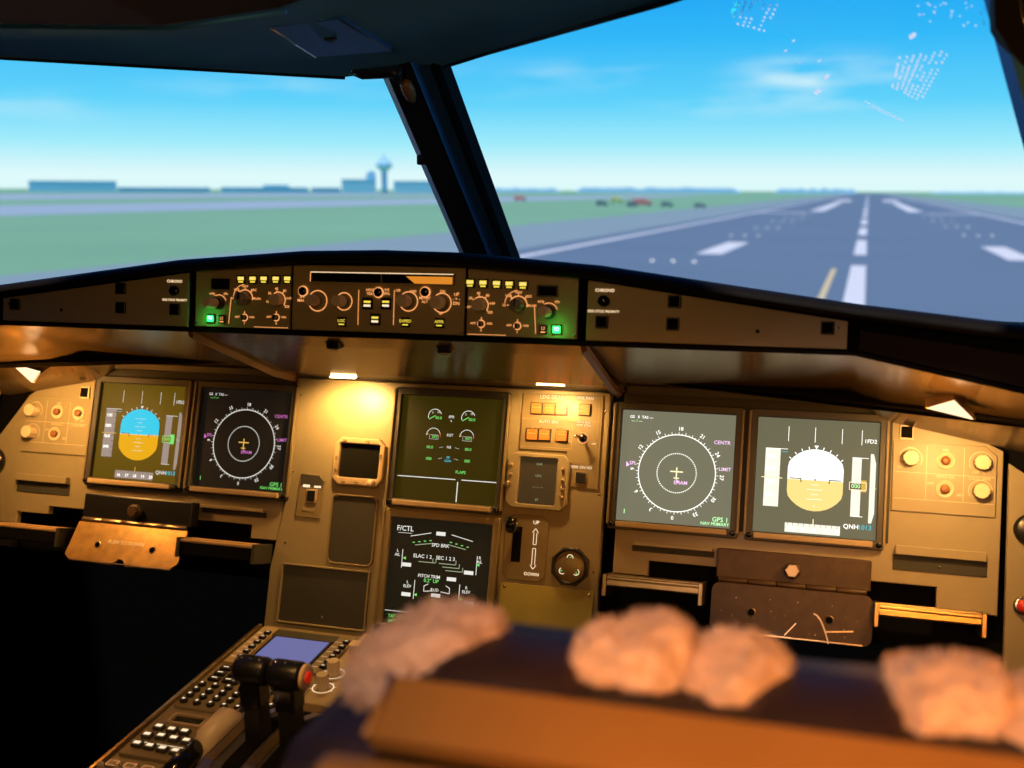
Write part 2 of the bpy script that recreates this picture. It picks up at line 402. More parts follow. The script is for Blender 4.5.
# warm reflections on the left outer display glass are put into its screen colour
# engine display
t, sc = display('engine_display', 'upper centre square display with small green engine dials and white divider lines', .004, 0, 'scE1', 'dgrey', .0032)
for sg in (-1, 1):
    x0 = U(-.33) if sg < 0 else U(.33)
    b = MB(); b.arc(x0, W(.62), .0100, .0110, 20, 200, Z, 'symw', 16); b.line(x0-.009, W(.62)-.005, x0+.001, W(.62)+.001, .0012, Z, 'symg'); b.text('00.0', x0+.006, W(.60)-.001, .006, Z, 'symg')
    b.text('5', x0-.004, W(.62)+.005, .004, Z, 'symw'); b.text('10', x0+.005, W(.62)+.006, .004, Z, 'symw')
    b.build('pressure_ratio_dial', sc)
    b = MB(); b.arc(x0, W(.25), .0105, .0114, 10, 180, Z, 'symw', 16); b.arc(x0, W(.25), .0105, .0116, -8, 18, Z, 'symr', 4); b.line(x0-.011, W(.25), x0-.008, W(.28), .001, Z, 'symy')
    b.orect(x0-.006, W(.18), x0+.008, W(.26), .0004, Z, 'symw'); b.text('397', x0+.002, W(.22), .006, Z, 'symg')
    b.build('temperature_dial', sc)
b = MB()
for v, q in ((.62, 'EPR'), (.27, 'EGT'), (.04, 'N2'), (-.16, 'FF')): b.text(q, 0, W(v), .0055, Z, 'symw' if q != 'FF' else 'symc')
b.text('%', 0, W(.54), .004, Z, 'symw'); b.text('KG/H', 0, W(-.22), .0045, Z, 'symc')
for sg in (-1, 1):
    b.text('00.0', U(sg*.38), W(.02), .006, Z, 'symg'); b.text('000', U(sg*.38), W(-.2), .006, Z, 'symg')
    for v in (.04, -.17): b.line(U(sg*.12), W(v), U(sg*.2), W(v-.02), .0004, Z, 'symw')
b.text('FLAPS', U(.27), W(-.42), .0062, Z, 'symg'); b.build('engine_readings', sc)
b = MB(); b.line(U(-.97), W(-.56), U(.18), W(-.56), .0013, Z, 'symw'); b.line(U(.3), W(-.56), U(.98), W(-.56), .0013, Z, 'symw'); b.line(U(.23), W(-.6), U(.23), W(-.98), .0016, Z, 'symw'); b.build('divider_lines', sc)
# system display
t, sc = display('system_display', 'lower centre square display showing white flight control schematic, half hidden by sheepskin', .004, -.184, 'scE2', 'panel2', .0032)
for q, u, v, z_, c_ in (('F/CTL', -.72, .79, .0105, 'symw'), ('SPD BRK', 0, .53, .0072, 'symw'), ('ELAC 1 2', -.33, .30, .0075, 'symw'), ('SEC 1 2 3', .12, .30, .0075, 'symw'), ('PITCH TRIM', -.17, -.06, .0066, 'symw'), ('0.2° UP', -.12, -.14, .0075, 'symg'),
    ('L\nAIL', -.83, .33, .006, 'symw'), ('R\nAIL', .78, .33, .006, 'symw'), ('L\nELEV', -.58, -.24, .006, 'symw'), ('R\nELEV', .57, -.24, .006, 'symw'), ('RUD', -.04, -.3, .0062, 'symw'), ('TAT +18 °C', -.7, -.86, .0065, 'symg'), ('SAT +18 °C', -.7, -.95, .0065, 'symg')):
    b = MB(); b.text(q, U(u), W(v), z_, Z, c_)
    if q == 'F/CTL': b.line(U(-.85), W(.71), U(-.58), W(.71), .0006, Z, 'symw')
    b.build('caption', sc)
b = MB()
b.line(U(-.6), W(.66), U(-.2), W(.75), .001, Z, 'symw'); b.line(U(.2), W(.75), U(.62), W(.66), .001, Z, 'symw')
for sg in (-1, 1):
    b.line(U(sg*.15), W(.56), U(sg*.5), W(.5), .0012, Z, 'symd')
    for k in range(4): b.rect(U(sg*(.2+.11*k))-.0018, W(.60-.02*k), U(sg*(.2+.11*k))+.0018, W(.615-.02*k), Z, 'symg')
    b.line(U(sg*.78-.05*sg), W(.4), U(sg*.78-.05*sg), W(.05), .001, Z, 'symw'); b.poly([(U(sg*.72), W(.24)), (U(sg*.72)+.005, W(.27)), (U(sg*.72)+.005, W(.21))], Z, 'symg')
    b.line(U(sg*.44), W(-.15), U(sg*.44), W(-.5), .001, Z, 'symw'); b.poly([(U(sg*.44), W(-.42)), (U(sg*.44)+.005, W(-.39)), (U(sg*.44)+.005, W(-.45))], Z, 'symg')
    b.line(U(sg*.08), W(-.32), U(sg*.25), W(-.34), .001, Z, 'symw'); b.line(U(sg*.25), W(-.34), U(sg*.25), W(-.24), .001, Z, 'symw'); b.line(U(sg*.25), W(-.24), U(sg*.17), W(-.2), .001, Z, 'symw')
for u0, v in ((-.72, .12), (.5, .08), (-.68, -.43), (.55, -.48), (-.1, -.4), (.18, -.07), (-.1, .75)): b.rect(U(u0), W(v-.035), U(u0+.18), W(v+.035), Z, 'symw')
for k in range(2): b.line(U(-.4+.05*k), W(.2-.0*k), U(-.12+.05*k), W(.2+.0*k), .0012, Z, 'symd'); b.line(U(-.12+.06*k), W(.2), U(-.12+.06*k), W(.28), .0012, Z, 'symd')
for k in range(3): b.line(U(.0+.07*k), W(.2-.06*k), U(.33+.07*k), W(.2-.06*k), .0012, Z, 'symd'); b.line(U(.33+.07*k), W(.2-.06*k), U(.33+.07*k), W(.28-.06*k), .0012, Z, 'symd')
b.arc(U(-.03), W(-.52), .012, .013, 235, 305, Z, 'symw', 8); b.line(U(-.03), W(-.5), U(-.03), W(-.68), .0014, Z, 'symg'); b.arc(U(-.03), W(-.5), .002, .003, 0, 360, Z, 'symg', 10)
b.line(U(-.98), W(-.76), U(.98), W(-.76), .0008, Z, 'symw'); b.line(U(-.3), W(-.76), U(-.3), W(-.98), .0008, Z, 'symw'); b.build('schematic_lines', sc)

# ------------------------------------------------- centre board fittings
def bbox(px0, py0, px1, py1, z=.003):
    a = A(px0, py0, z); c = A(px1, py1, z); return min(a[0], c[0]), min(a[1], c[1]), max(a[0], c[0]), max(a[1], c[1])
def pbutton(mb, x, y, w, h, z, m, frame_m='black'):
    mb.box(x-w/2-.0012, y-h/2-.0012, z, x+w/2+.0012, y+h/2+.0012, z+.002, frame_m)
    mb.box(x-w/2, y-h/2, z+.002, x+w/2, y+h/2, z+.0045, m, .0005)
ZC = .003
def ptop(name, label, cat, cx, cy, group=None): return PAN.thing(name, label, cat, (cx, cy), ZC, group)

# left standby display (octagonal bezel, black screen)
x0, y0, x1, y1 = bbox(338, 437, 384, 488); cx, cy = (x0+x1)/2, (y0+y1)/2; w, h = (x1-x0)/2, (y1-y0)/2
t = ptop('standby_display', 'small standby instrument with octagonal bezel and blank black screen', 'instrument', cx, cy)
b = MB(); b.frame(octa(-w, -h, w, h, .011), octa(-w+.0085, -h+.012, w-.0085, h-.009, .002), 0, .010, 'light', .0015, zi=.001); b.build('bezel', t)
b = MB(); b.prism(rrect(-w+.0085, -h+.012, w-.0085, h-.009, .001), .0005, .003, 'glasspane'); b.build('screen', t)
for i, (x, y) in enumerate(((-.6, .87), (.3, .87), (-.86, .1), (-.86, -.4), (-.5, -.87), (0, -.87), (.85, .3))):
    b = MB(); b.box(x*w-.003, y*h-.0015, .0095, x*w+.003, y*h+.0015, .0125, 'panel2', .0004) if abs(x) < .8 else b.box(x*w-.0015, y*h-.003, .0095, x*w+.0015, y*h+.003, .0125, 'panel2', .0004)
    b.build('button', t)
knob(t, .62*w, -.85*h, .006, .012, 'cream', z=.008)
# right clockwork/standby unit
x0, y0, x1, y1 = bbox(510, 452, 568, 512); cx, cy = (x0+x1)/2, (y0+y1)/2; w, h = (x1-x0)/2, (y1-y0)/2
t = ptop('brake_fan_clock_display', 'octagonal-framed instrument with dim brown screen, under the amber square buttons', 'instrument', cx, cy)
t.name = 'multifunction_clock'
b = MB(); b.frame(octa(-w, -h, w, h, .010), octa(-w*.62, -h*.82, w*.6, h*.84, .002), 0, .010, 'panel', .0015, zi=.001); b.build('bezel', t)
b = MB(); b.prism(rrect(-w*.62, -h*.82, w*.6, h*.84, .001), .0005, .003, mat('dim_brown_glass', (.03, .025, .02), .12, emit=(.035, .022, .008), es=1))
for v, q in ((.62, 'CHR'), (.2, 'UTC'), (-.2, '-- : -- : --'), (-.66, 'ET')): b.text(q, 0, v*h, .0045, .0034, 'symd')
b.build('screen', t)
for x, y in ((-.85, .55), (-.85, .2), (.8, .5), (.82, .1), (.82, -.2), (.82, -.5)): knob(t, x*w, y*h, .0028, .005, 'light', z=.009, name='button')
knob(t, -w*.92, -.18*h, .0055, .012, 'brass', z=.006)
# autobrake / landing gear annunciator panel
PT = ((523, 393), (604, 396), (598, 490), (567, 486), (567, 452), (519, 449))
c0 = A(560, 420, ZC)
t = ptop('brake_control_panel', 'brake panel with two rows of amber square buttons at top of the centre panel', 'control panel', *c0)
L = lambda px, py, z=0.006: tuple(a-b_ for a, b_ in zip(A(px, py, z), c0))
b = MB(); b.prism([L(*p) for p in PT], 0, .003, 'panel2', .0008); b.build('plate', t)
amb = mat('amber_button', (.34, .13, .02), .4, emit=(1, .42, .08), es=.08)
for px, py in ((537, 408.5), (550, 409), (562, 409.5), (585, 410)):
    x, y = L(px, py); b = MB(); pbutton(b, x, y, .0155, .0155, .003, amb); b.rect(x-.006, y+.001, x+.006, y+.002, .0078, 'leg'); b.build('button', t)
for px, py in ((532.5, 434.5), (545, 435), (562, 436)):
    x, y = L(px, py); b = MB(); pbutton(b, x, y, .016, .0155, .003, amb); b.rect(x-.006, y+.001, x+.006, y+.002, .0078, 'leg'); b.build('button', t)
b = MB(); zz = .0036
b.text('LDG GEAR', *L(552, 397.5), .0075, zz, 'legw'); b.text('BRK FAN', *L(585.5, 398.5), .0062, zz, 'legw'); b.text('AUTO BRK', *L(549, 422), .0062, zz, 'legw'); b.text('ANTI SKID\nN/W STRG', *L(584, 424), .0045, zz, 'legw')
b.text('LO', *L(533, 427.5), .0035, zz, 'leg'); b.text('MED', *L(545, 428), .0035, zz, 'leg'); b.text('MAX', *L(562, 429), .0035, zz, 'leg')
for q in (((521, 401), (521, 418)), ((521, 418), (600, 422)), ((575, 394), (574, 406)), ((573, 423), (571, 449)), ((521, 446), (572, 449)), ((600, 402), (596, 448))): b.line(*L(*q[0]), *L(*q[1]), .0006, zz, 'light')
b.text('TERR ON ND', *L(581, 467.5), .0055, zz, 'legw'); b.text('OFF', *L(594, 444), .004, zz, 'legw'); b.build('legends', t)
x, y = L(583, 438); b = MB(); b.arc(x, y, .007, .0085, 0, 360, .0036, 'leg'); b.cyl(x, y, .003, .008, .0055, 'blackg'); b.X = Matrix.Translation((x, y, .008)) @ Matrix.Rotation(radians(-12), 4, 'Y'); b.lathe([(.0016, 0), (.0024, .018), (.003, .022), (.0015, .025)], 'chrome', 0, 0, 12); b.build('toggle_switch', t)
x, y = L(581, 478); b = MB(); pbutton(b, x, y, .013, .014, .003, 'black'); b.orect(x-.008, y-.0085, x+.008, y+.0085, .0008, .0052, 'light'); b.build('terrain_button', t)
# left small source switch panel
c0 = A(311, 496, ZC); t = ptop('source_switch_panel', 'small vertical plate with white legend and one framed black button, left of centre', 'control panel', *c0)
L = lambda px, py, z=0.005: tuple(a-b_ for a, b_ in zip(A(px, py, z), c0))
b = MB(); b.prism([L(301, 473), L(321, 475), L(320, 480), L(325, 481), L(320, 519), L(295, 516)], 0, .0025, 'panel2', .0006)
b.prism([L(302, 474), L(320, 476), L(324, 482), L(323, 488), L(301, 485)], .0025, .0032, 'dgrey'); b.build('plate', t)
b = MB(); x, y = L(307.5, 486); b.rect(x-.007, y-.002, x+.005, y+.0022, .0036, 'legw'); x, y = L(318, 487); b.rect(x-.006, y-.0015, x+.006, y+.0018, .0036, 'legw'); b.build('legends', t)
x, y = L(312, 496); b = MB(); b.box(x-.009, y-.0105, .0025, x+.009, y+.0105, .005, 'light', .0006); b.box(x-.0065, y-.008, .005, x+.0065, y+.008, .007, 'black', .0006); b.build('button', t)
x, y = L(305, 509); b = MB(); b.box(x-.004, y-.0025, .0025, x+.016, y+.0025, .0035, 'panel'); b.build('legend_strip', t)
# recessed rounded tray and blank plates
def plate(name, label, cat, px, m, rim=None, rnd=None, z1=.003, part='plate'):
    c = A(sum(p[0] for p in px)/4, sum(p[1] for p in px)/4, ZC); t = ptop(name, label, cat, *c)
    q = [tuple(a-b_ for a, b_ in zip(A(*p, ZC), c)) for p in px]; x0 = min(p[0] for p in q); x1 = max(p[0] for p in q); y0 = min(p[1] for p in q); y1 = max(p[1] for p in q)
    if rim:
        b = MB(); b.frame(rrect(x0, y0, x1, y1, rnd), rrect(x0+.003, y0+.003, x1-.003, y1-.003, max(.0005, rnd-.002)), 0, .005, rim, .0008); b.build('rim', t)
        x0 += .003; y0 += .003; x1 -= .003; y1 -= .003
    b = MB(); b.prism(rrect(x0, y0, x1, y1, rnd), 0, z1, m, .0004); b.build(part, t)
    return t, (x0, y0, x1, y1)
t, q = plate('recessed_tray', 'upright dark rounded blanking cover below the black standby screen', 'panel cover', ((333, 493), (378, 497), (373, 567), (327, 563)), 'dgrey', 'panel2', .010, .0012)
t, q = plate('storage_cover', 'wide dark rectangular cover with thin light rim beside the lower display', 'panel cover', ((283, 563), (369, 571), (366, 628), (279, 622)), 'dgrey', 'panel', .003, .0012)
b = MB(); b.cyl(.0, q[1]+.012, .001, .003, .003, 'chrome'); b.build('latch', t)
t, q = plate('access_cover', 'blank olive-yellow cover plate at the bottom of the centre panel', 'panel cover', ((501, 585), (592, 591), (591, 634), (499, 634)), 'yelplate', None, .002, .002)
b = MB(); screw(b, q[0]+.006, q[3]-.006, .002); screw(b, q[2]-.006, q[3]-.006, .002); b.build('screws', t)
# landing gear lever panel
x0, y0, x1, y1 = bbox(507, 513, 545, 583); cx, cy = (x0+x1)/2, (y0+y1)/2; w, h = (x1-x0)/2, (y1-y0)/2
t = ptop('landing_gear_lever', 'landing gear lever plate with lit up and down arrows and round wheel knob', 'lever', cx, cy)
b = MB(); b.prism(octa(-w, -h, w, h, .009), 0, .003, 'panel2', .001); b.box(-w*.62, -h*.45, .003, -w*.2, h*.62, .0035, 'void'); b.build('plate', t)
b = MB(); zz = .0038; X = w*.42
b.text('UP', X, h*.78, .0075, zz, 'legw'); b.text('DOWN', X*.9, -h*.78, .0065, zz, 'legw')
for (ya, yb) in ((.12, .6), (0, -.62)):
    s_ = 1 if yb > ya else -1
    b.line(X-.0022, ya*h, X-.0022, yb*h-s_*.006, .0009, zz, 'legw'); b.line(X+.0022, ya*h, X+.0022, yb*h-s_*.006, .0009, zz, 'legw'); b.line(X-.0022, ya*h, X+.0022, ya*h, .0009, zz, 'legw')
    b.line(X-.0045, yb*h-s_*.006, X, yb*h, .001, zz, 'legw'); b.line(X+.0045, yb*h-s_*.006, X, yb*h, .001, zz, 'legw')
b.build('legends', t)
b = MB(); b.tube([(-w*.4, h*.5, .0), (-w*.4, h*.55, .02), (-w*.42, h*.66, .034)], .0035, 'black')
b.X = Matrix.Translation((-w*.42, h*.66, .036)) @ Matrix.Rotation(pi/2, 4, 'Y'); b.lathe([(.004, -.007), (.0105, -.006), (.012, -.003), (.012, .003), (.0105, .006), (.004, .007)], 'blackg', 0, 0, 22); b.lathe([(.003, .0068), (.0045, .0075), (.002, .0082)], 'brass', 0, 0, 12)
b.build('lever_handle', t)
# triple brake pressure gauge
x0, y0, x1, y1 = bbox(553, 547, 588, 586); cx, cy = (x0+x1)/2, (y0+y1)/2; r = (x1-x0)/2
t = ptop('brake_pressure_gauge', 'round triple pressure gauge with three small pale scales', 'gauge', cx, cy)
b = MB(); b.frame([(r*cos(radians(22.5+45*k))*1.06, r*sin(radians(22.5+45*k))*1.06) for k in range(8)], [(r*.8*cos(radians(22.5+45*k)), r*.8*sin(radians(22.5+45*k))) for k in range(8)], 0, .004, 'dgrey', .001)
b.lathe([(r*.95, .002), (r*.92, .008), (r*.84, .008), (r*.80, .005)], 'black', 0, 0, 28); b.build('bezel', t)
b = MB(); b.cyl(0, 0, .001, .0055, r*.8, 'panel2', seg=28)
for a in (90, 215, 325):
    q, p = .45*r*cos(radians(a)), .45*r*sin(radians(a)); b.arc(q, p, .0038, .0048, a-100, a+100, .0062, 'legw', 10); b.line(q, p, q+.004*cos(radians(a-40)), p+.004*sin(radians(a-40)), .001, .0064, 'symg')
b.build('dial', t)

# ------------------------------------------------- lighting panels on each side board
ZS = 0
def lighting_panel(sg, label):
    # drawn in first officer orientation; mirrored layout for the captain
    cx, cy = sg*.694, (.004 if sg > 0 else -.004)
    t = PAN.thing('lighting_control_panel', label, 'control panel', (cx, cy), 0, 'lighting control panels'); w, h = .064, .046; kx = 1.36
    b = MB(); b.prism([(-w, -h), (w, -h), (w, h-.012*(sg > 0)), (w-.014*(sg > 0), h), (-w+.014*(sg < 0), h), (-w, h-.012*(sg < 0))], 0, .0035, 'panel', .0008); b.build('plate', t)
    b = MB(); z = .0040
    for y in (.006, -.029): b.line(-w+.003, y, w-.003, y, .0007, z, 'cream')
    for x in (-.022, .024): b.line(x, .006, x, h-.004, .0007, z, 'cream'); b.line(x, .006, x, -.029, .0007, z, 'cream')
    for q, x, y in (('PFD', -.031, .038), ('ND', .001, .038), ('OFF   BRT', .033, .011), ('GPWS-G/S', .001, .003), ('LOUD SPKR', .032, .003), ('OFF', -.012, -.007), ('BRT', .015, -.02), ('OFF', -.040, .012)): b.text(q, x*kx, y, .005, z, 'cream')
    b.build('legends', t)
    # knobs: cream big, others ring-style
    big = ((.033, .024), (.033, -.013), (-.031, .024)) if sg > 0 else ((-.033, .024), (-.033, -.013))
    sm_ = ((.001, .024), (.001, -.013)) if sg > 0 else ((.0, .024), (.0, -.013), (.031, .024))
    for x, y in big:
        knob(t, x*kx, y, .0105, .017, 'cream', z=.0035, ribs=12); x *= kx; b = MB(); b.arc(x, y, .014, .015, -30, 210, .0041, 'cream', 16); b.build('dial_ring', t)
    for x, y in sm_:
        x *= kx; b = MB(); b.lathe([(.0115, .0035), (.0115, .0055), (.0105, .006), (.0085, .004)], 'cream', x, y, 20); b.cyl(x, y, .004, .010, .0058, mat('knob_brown', (.22, .09, .03), .35)); b.build('selector', t)
    # black framed push button above
    b = MB(); x = -sg*.048; b.box(x-.0088, h+.003, 0, x+.0088, h+.023, .004, 'cream', .0006); b.box(x-.0068, h+.0055, .0042, x+.0068, h+.0205, .0055, 'void', .0003); b.build('push_button', t)
    return t
lighting_panel(1, 'pale lighting plate with three ribbed cream knobs, right side of the instrument panel')
lighting_panel(-1, 'pale lighting plate with bright cream knobs, far left side of the instrument panel')
# slots / grab strips below
def strip(name, label, cat, x0, x1, y0, y1, parts):
    t = PAN.thing(name, label, cat, ((x0+x1)/2, (y0+y1)/2), 0, 'ledge strips on the panel'); w = (x1-x0)/2; h = (y1-y0)/2
    b = MB(); b.box(-w, h*.25, 0, w, h, .011, 'panel', .001); b.build('ledge', t)
    b = MB(); b.box(-w-.002, -h, 0, w+.002, h*.25, .002, 'surround', .0005); b.cyl(0, -h*.5, .002, .003, .0018, 'black', seg=10); b.build('slot', t); return t
strip('document_clip', 'long dark slot under a raised ledge, below the right lighting knobs', 'clip', .637, .748, -.119, -.087, 0)
strip('document_clip', 'long dark slot under a raised ledge, below the left lighting knobs', 'clip', -.755, -.655, -.117, -.087, 0)
strip('document_clip', 'thin ledge strip right below the pale grey compass display', 'clip', .29, .40, -.125, -.112, 0)
strip('document_clip', 'thin ledge strip right below the black compass display', 'clip', -.40, -.29, -.125, -.112, 0)

# =================================================================== GLARESHIELD
gs = thing('glareshield', 'long dark padded glareshield cowl spanning the cockpit under the windscreen', 'glareshield')
XS = [-1.0, -.86, -.74, -.66, -.57, -.42, -.28, -.2, -.1, 0, .1, .2, .28, .42, .57, .66, .74, .86, 1.0]
def lipz(x):
    a = abs(x); T_ = ((0, 1.309), (.1, 1.307), (.28, 1.2935), (.57, 1.255), (.75, 1.24), (1.0, 1.21))
    for (p, q), (r_, s_) in zip(T_, T_[1:]):
        if a <= r_: return q+(s_-q)*(a-p)/(r_-p)
    return 1.21
def facey(x): a = abs(x); return -.25 if a < .57 else -.25-(a-.57)*.22
def botz(x): a = abs(x); return 1.203 if a < .57 else 1.203-(a-.57)*.17
b = MB(); rings = []
for x in XS:
    z = lipz(x); y = facey(x); bz = max(botz(x)+.012, z-.016)
    rings.append([V((x, y+.012, bz)), V((x, y-.006, bz+.001)), V((x, y-.012, bz+.006)), V((x, y-.012, z-.009)), V((x, y-.006, z-.003)), V((x, y+.006, z)), V((x, y+.03, z-.001)), V((x, y+.2, z-.022)), V((x, .45-.55*abs(x), z-.14)), V((x, .45-.55*abs(x), 1.05)), V((x, .1, 1.13)), V((x, y+.03, bz))])
b.loft(rings, 'leather', True, True); b.build('padded_top', gs)
# underside: centre box + wing plates
b = MB()
def us(x0, x1, x0b, x1b, prof, m):
    n = len(prof); vs = []
    for i, (y, z) in enumerate(prof):
        f = i/(n-1); vs += [(x0+(x0b-x0)*f, y, z), (x1+(x1b-x1)*f, y, z)]
    top = [(v[0], v[1], v[2]+.02) for v in vs]; k = len(vs); fs = []
    for i in range(n-1): fs.append((2*i, 2*i+1, 2*i+3, 2*i+2))
    fs.append((0, 2, k+2, k)) ; fs = [f for f in fs]
    for i in range(n-1):
        fs.append((2*i, 2*i+2, k+2*i+2, k+2*i)); fs.append((2*i+1, k+2*i+1, k+2*i+3, 2*i+3))
        fs.append((k+2*i, k+2*i+2, k+2*i+3, k+2*i+1))
    return vs+top, fs
prof = [(-.25, 1.2), (-.205, 1.180), (-.15, 1.158), (-.05, 1.117), (.022, 1.097)]
vs, fs = us(-.262, .262, -.255, .255, prof, 'under'); b.add(vs, fs[:1], 'under2' if False else 'under'); b.add(vs, fs[1:], 'under'); b.build('centre_underside', gs)
def rz(x): return 1.107 if x < .575 else 1.075-(x-.62)*.19 if x > .615 else 1.09
for sg in (-1, 1):
    b = MB(); vs = []; fs = []; xs = [.262, .35, .45, .57, .595, .62, .66, .74, .8]
    for x in xs:
        y = facey(x); z = botz(x)
        for yy, zz in ((y, z), (y+.05, z-.016), (-.06, rz(x)+.026), (.015, rz(x))): vs.append((sg*x, yy, zz)); 
    n = 4
    for i in range(len(xs)-1):
        for j in range(n-1): fs.append((i*n+j, (i+1)*n+j, (i+1)*n+j+1, i*n+j+1))
    k = len(vs); vs += [(v[0], v[1], v[2]+.015) for v in vs]; fs += [tuple(q+k for q in f) for f in fs]
    b.add(vs, fs, 'under', True); b.build('wing_underside', gs)
    b = MB(); b.box(min(sg*.27, sg*.575), .0, 1.098, max(sg*.27, sg*.575), .018, 1.110, 'dgrey', .002); b.build('rear_trim', gs)
    b = MB(); b.loft([[V((sg*(x+u), y+v*.2, z-v)) for u, v in ((-.004, -.004), (.004, -.004), (.005, .006), (-.001, .010))] for x, y, z in ((.264, -.252, 1.200), (.262, -.17, 1.166), (.258, -.05, 1.117), (.256, .015, 1.098))], mat('cheek_brown', (.20, .10, .035), .4)); b.build('cheek_rib', gs)
# front backing face
b = MB(); rings = []
for x in XS:
    y = facey(x)+.012; z0 = botz(x); z1 = lipz(x)-.01
    rings.append([V((x, y-.006, z0-.002)), V((x, y+.006, z1)), V((x, y+.05, z1)), V((x, y+.05, z0+.002))])
b.loft(rings, 'void'); b.build('front_frame', gs)
# bottom bright-edged lip
b = MB()
for sg in (-1, 1): pass
rings = []
for x in XS:
    y = facey(x); z0 = botz(x); rings.append([V((x, y-.004, z0-.003)), V((x, y-.004, z0+.002)), V((x, y+.012, z0+.002)), V((x, y+.012, z0-.003))])
b.loft(rings, 'leather'); b.build('lower_lip', gs)
# two black hooks under the centre
for px, py in ((334, 341), (445, 345)):
    p = hit(px, py, (0, -.22, 0), (0, 1, 0)); b = MB()
    b.box(p.x-.009, p.y-.006, p.z-.010, p.x+.009, p.y+.02, p.z+.010, 'black', .002); b.box(p.x-.0105, p.y-.007, p.z-.002, p.x-.007, p.y+.004, p.z+.006, 'black', .001); b.box(p.x+.007, p.y-.007, p.z-.002, p.x+.0105, p.y+.004, p.z+.006, 'black', .001)
    b.box(p.x-.006, p.y-.005, p.z-.012, p.x+.006, p.y+.002, p.z-.0095, 'cream', .0008); tag(b.build('light_switch'), 'black square switch hanging under the glareshield, %s' % ('left one of two' if px < 400 else 'right one of two'), 'switch', 'switches under the glareshield')

F = FCU.at
def fthing(name, label, px0, px1, y0=.004, y1=.084, group=None, mask=None, wedge=None, m='fcu'):
    x0 = F(px0, 300)[0]; x1 = F(px1, 300)[0]; return None
def ftop(name, label, x0, x1, y0, y1L, y1R, group=None):
    cx = (x0+x1)/2; t = FCU.thing(name, label, 'control panel', (cx, 0), 0, group)
    b = MB(); b.prism([(x0-cx+.001, y0), (x1-cx-.001, y0), (x1-cx-.001, y1R), (x0-cx+.001, y1L)], 0, .004, 'fcu', .0008)
    for x in (x0-cx+.004, x1-cx-.004):
        for y in (y0+.004,): screw(b, x, y, .004, .0014)
    b.build('plate', t); return t, cx
def lbutton(t, x, y, m1='legy', m2='legy', w=.0115, h=.0125, name='push_button', tx=None):
    b = MB(); b.box(x-w/2, y-h/2, .004, x+w/2, y+h/2, .0065, 'black', .0005); z = .0068
    if tx: b.text(tx, x, y+.0012, .0052, z, m1); b.line(x-w*.3, y-.0032, x+w*.3, y-.0032, .0016, z, m2)
    else: b.rect(x-w*.33, y+.0008, x+w*.33, y+.0035, z, m1); b.rect(x-w*.33, y-.004, x+w*.33, y-.0012, z, m2)
    return b.build(name, t)
ZF = .0046
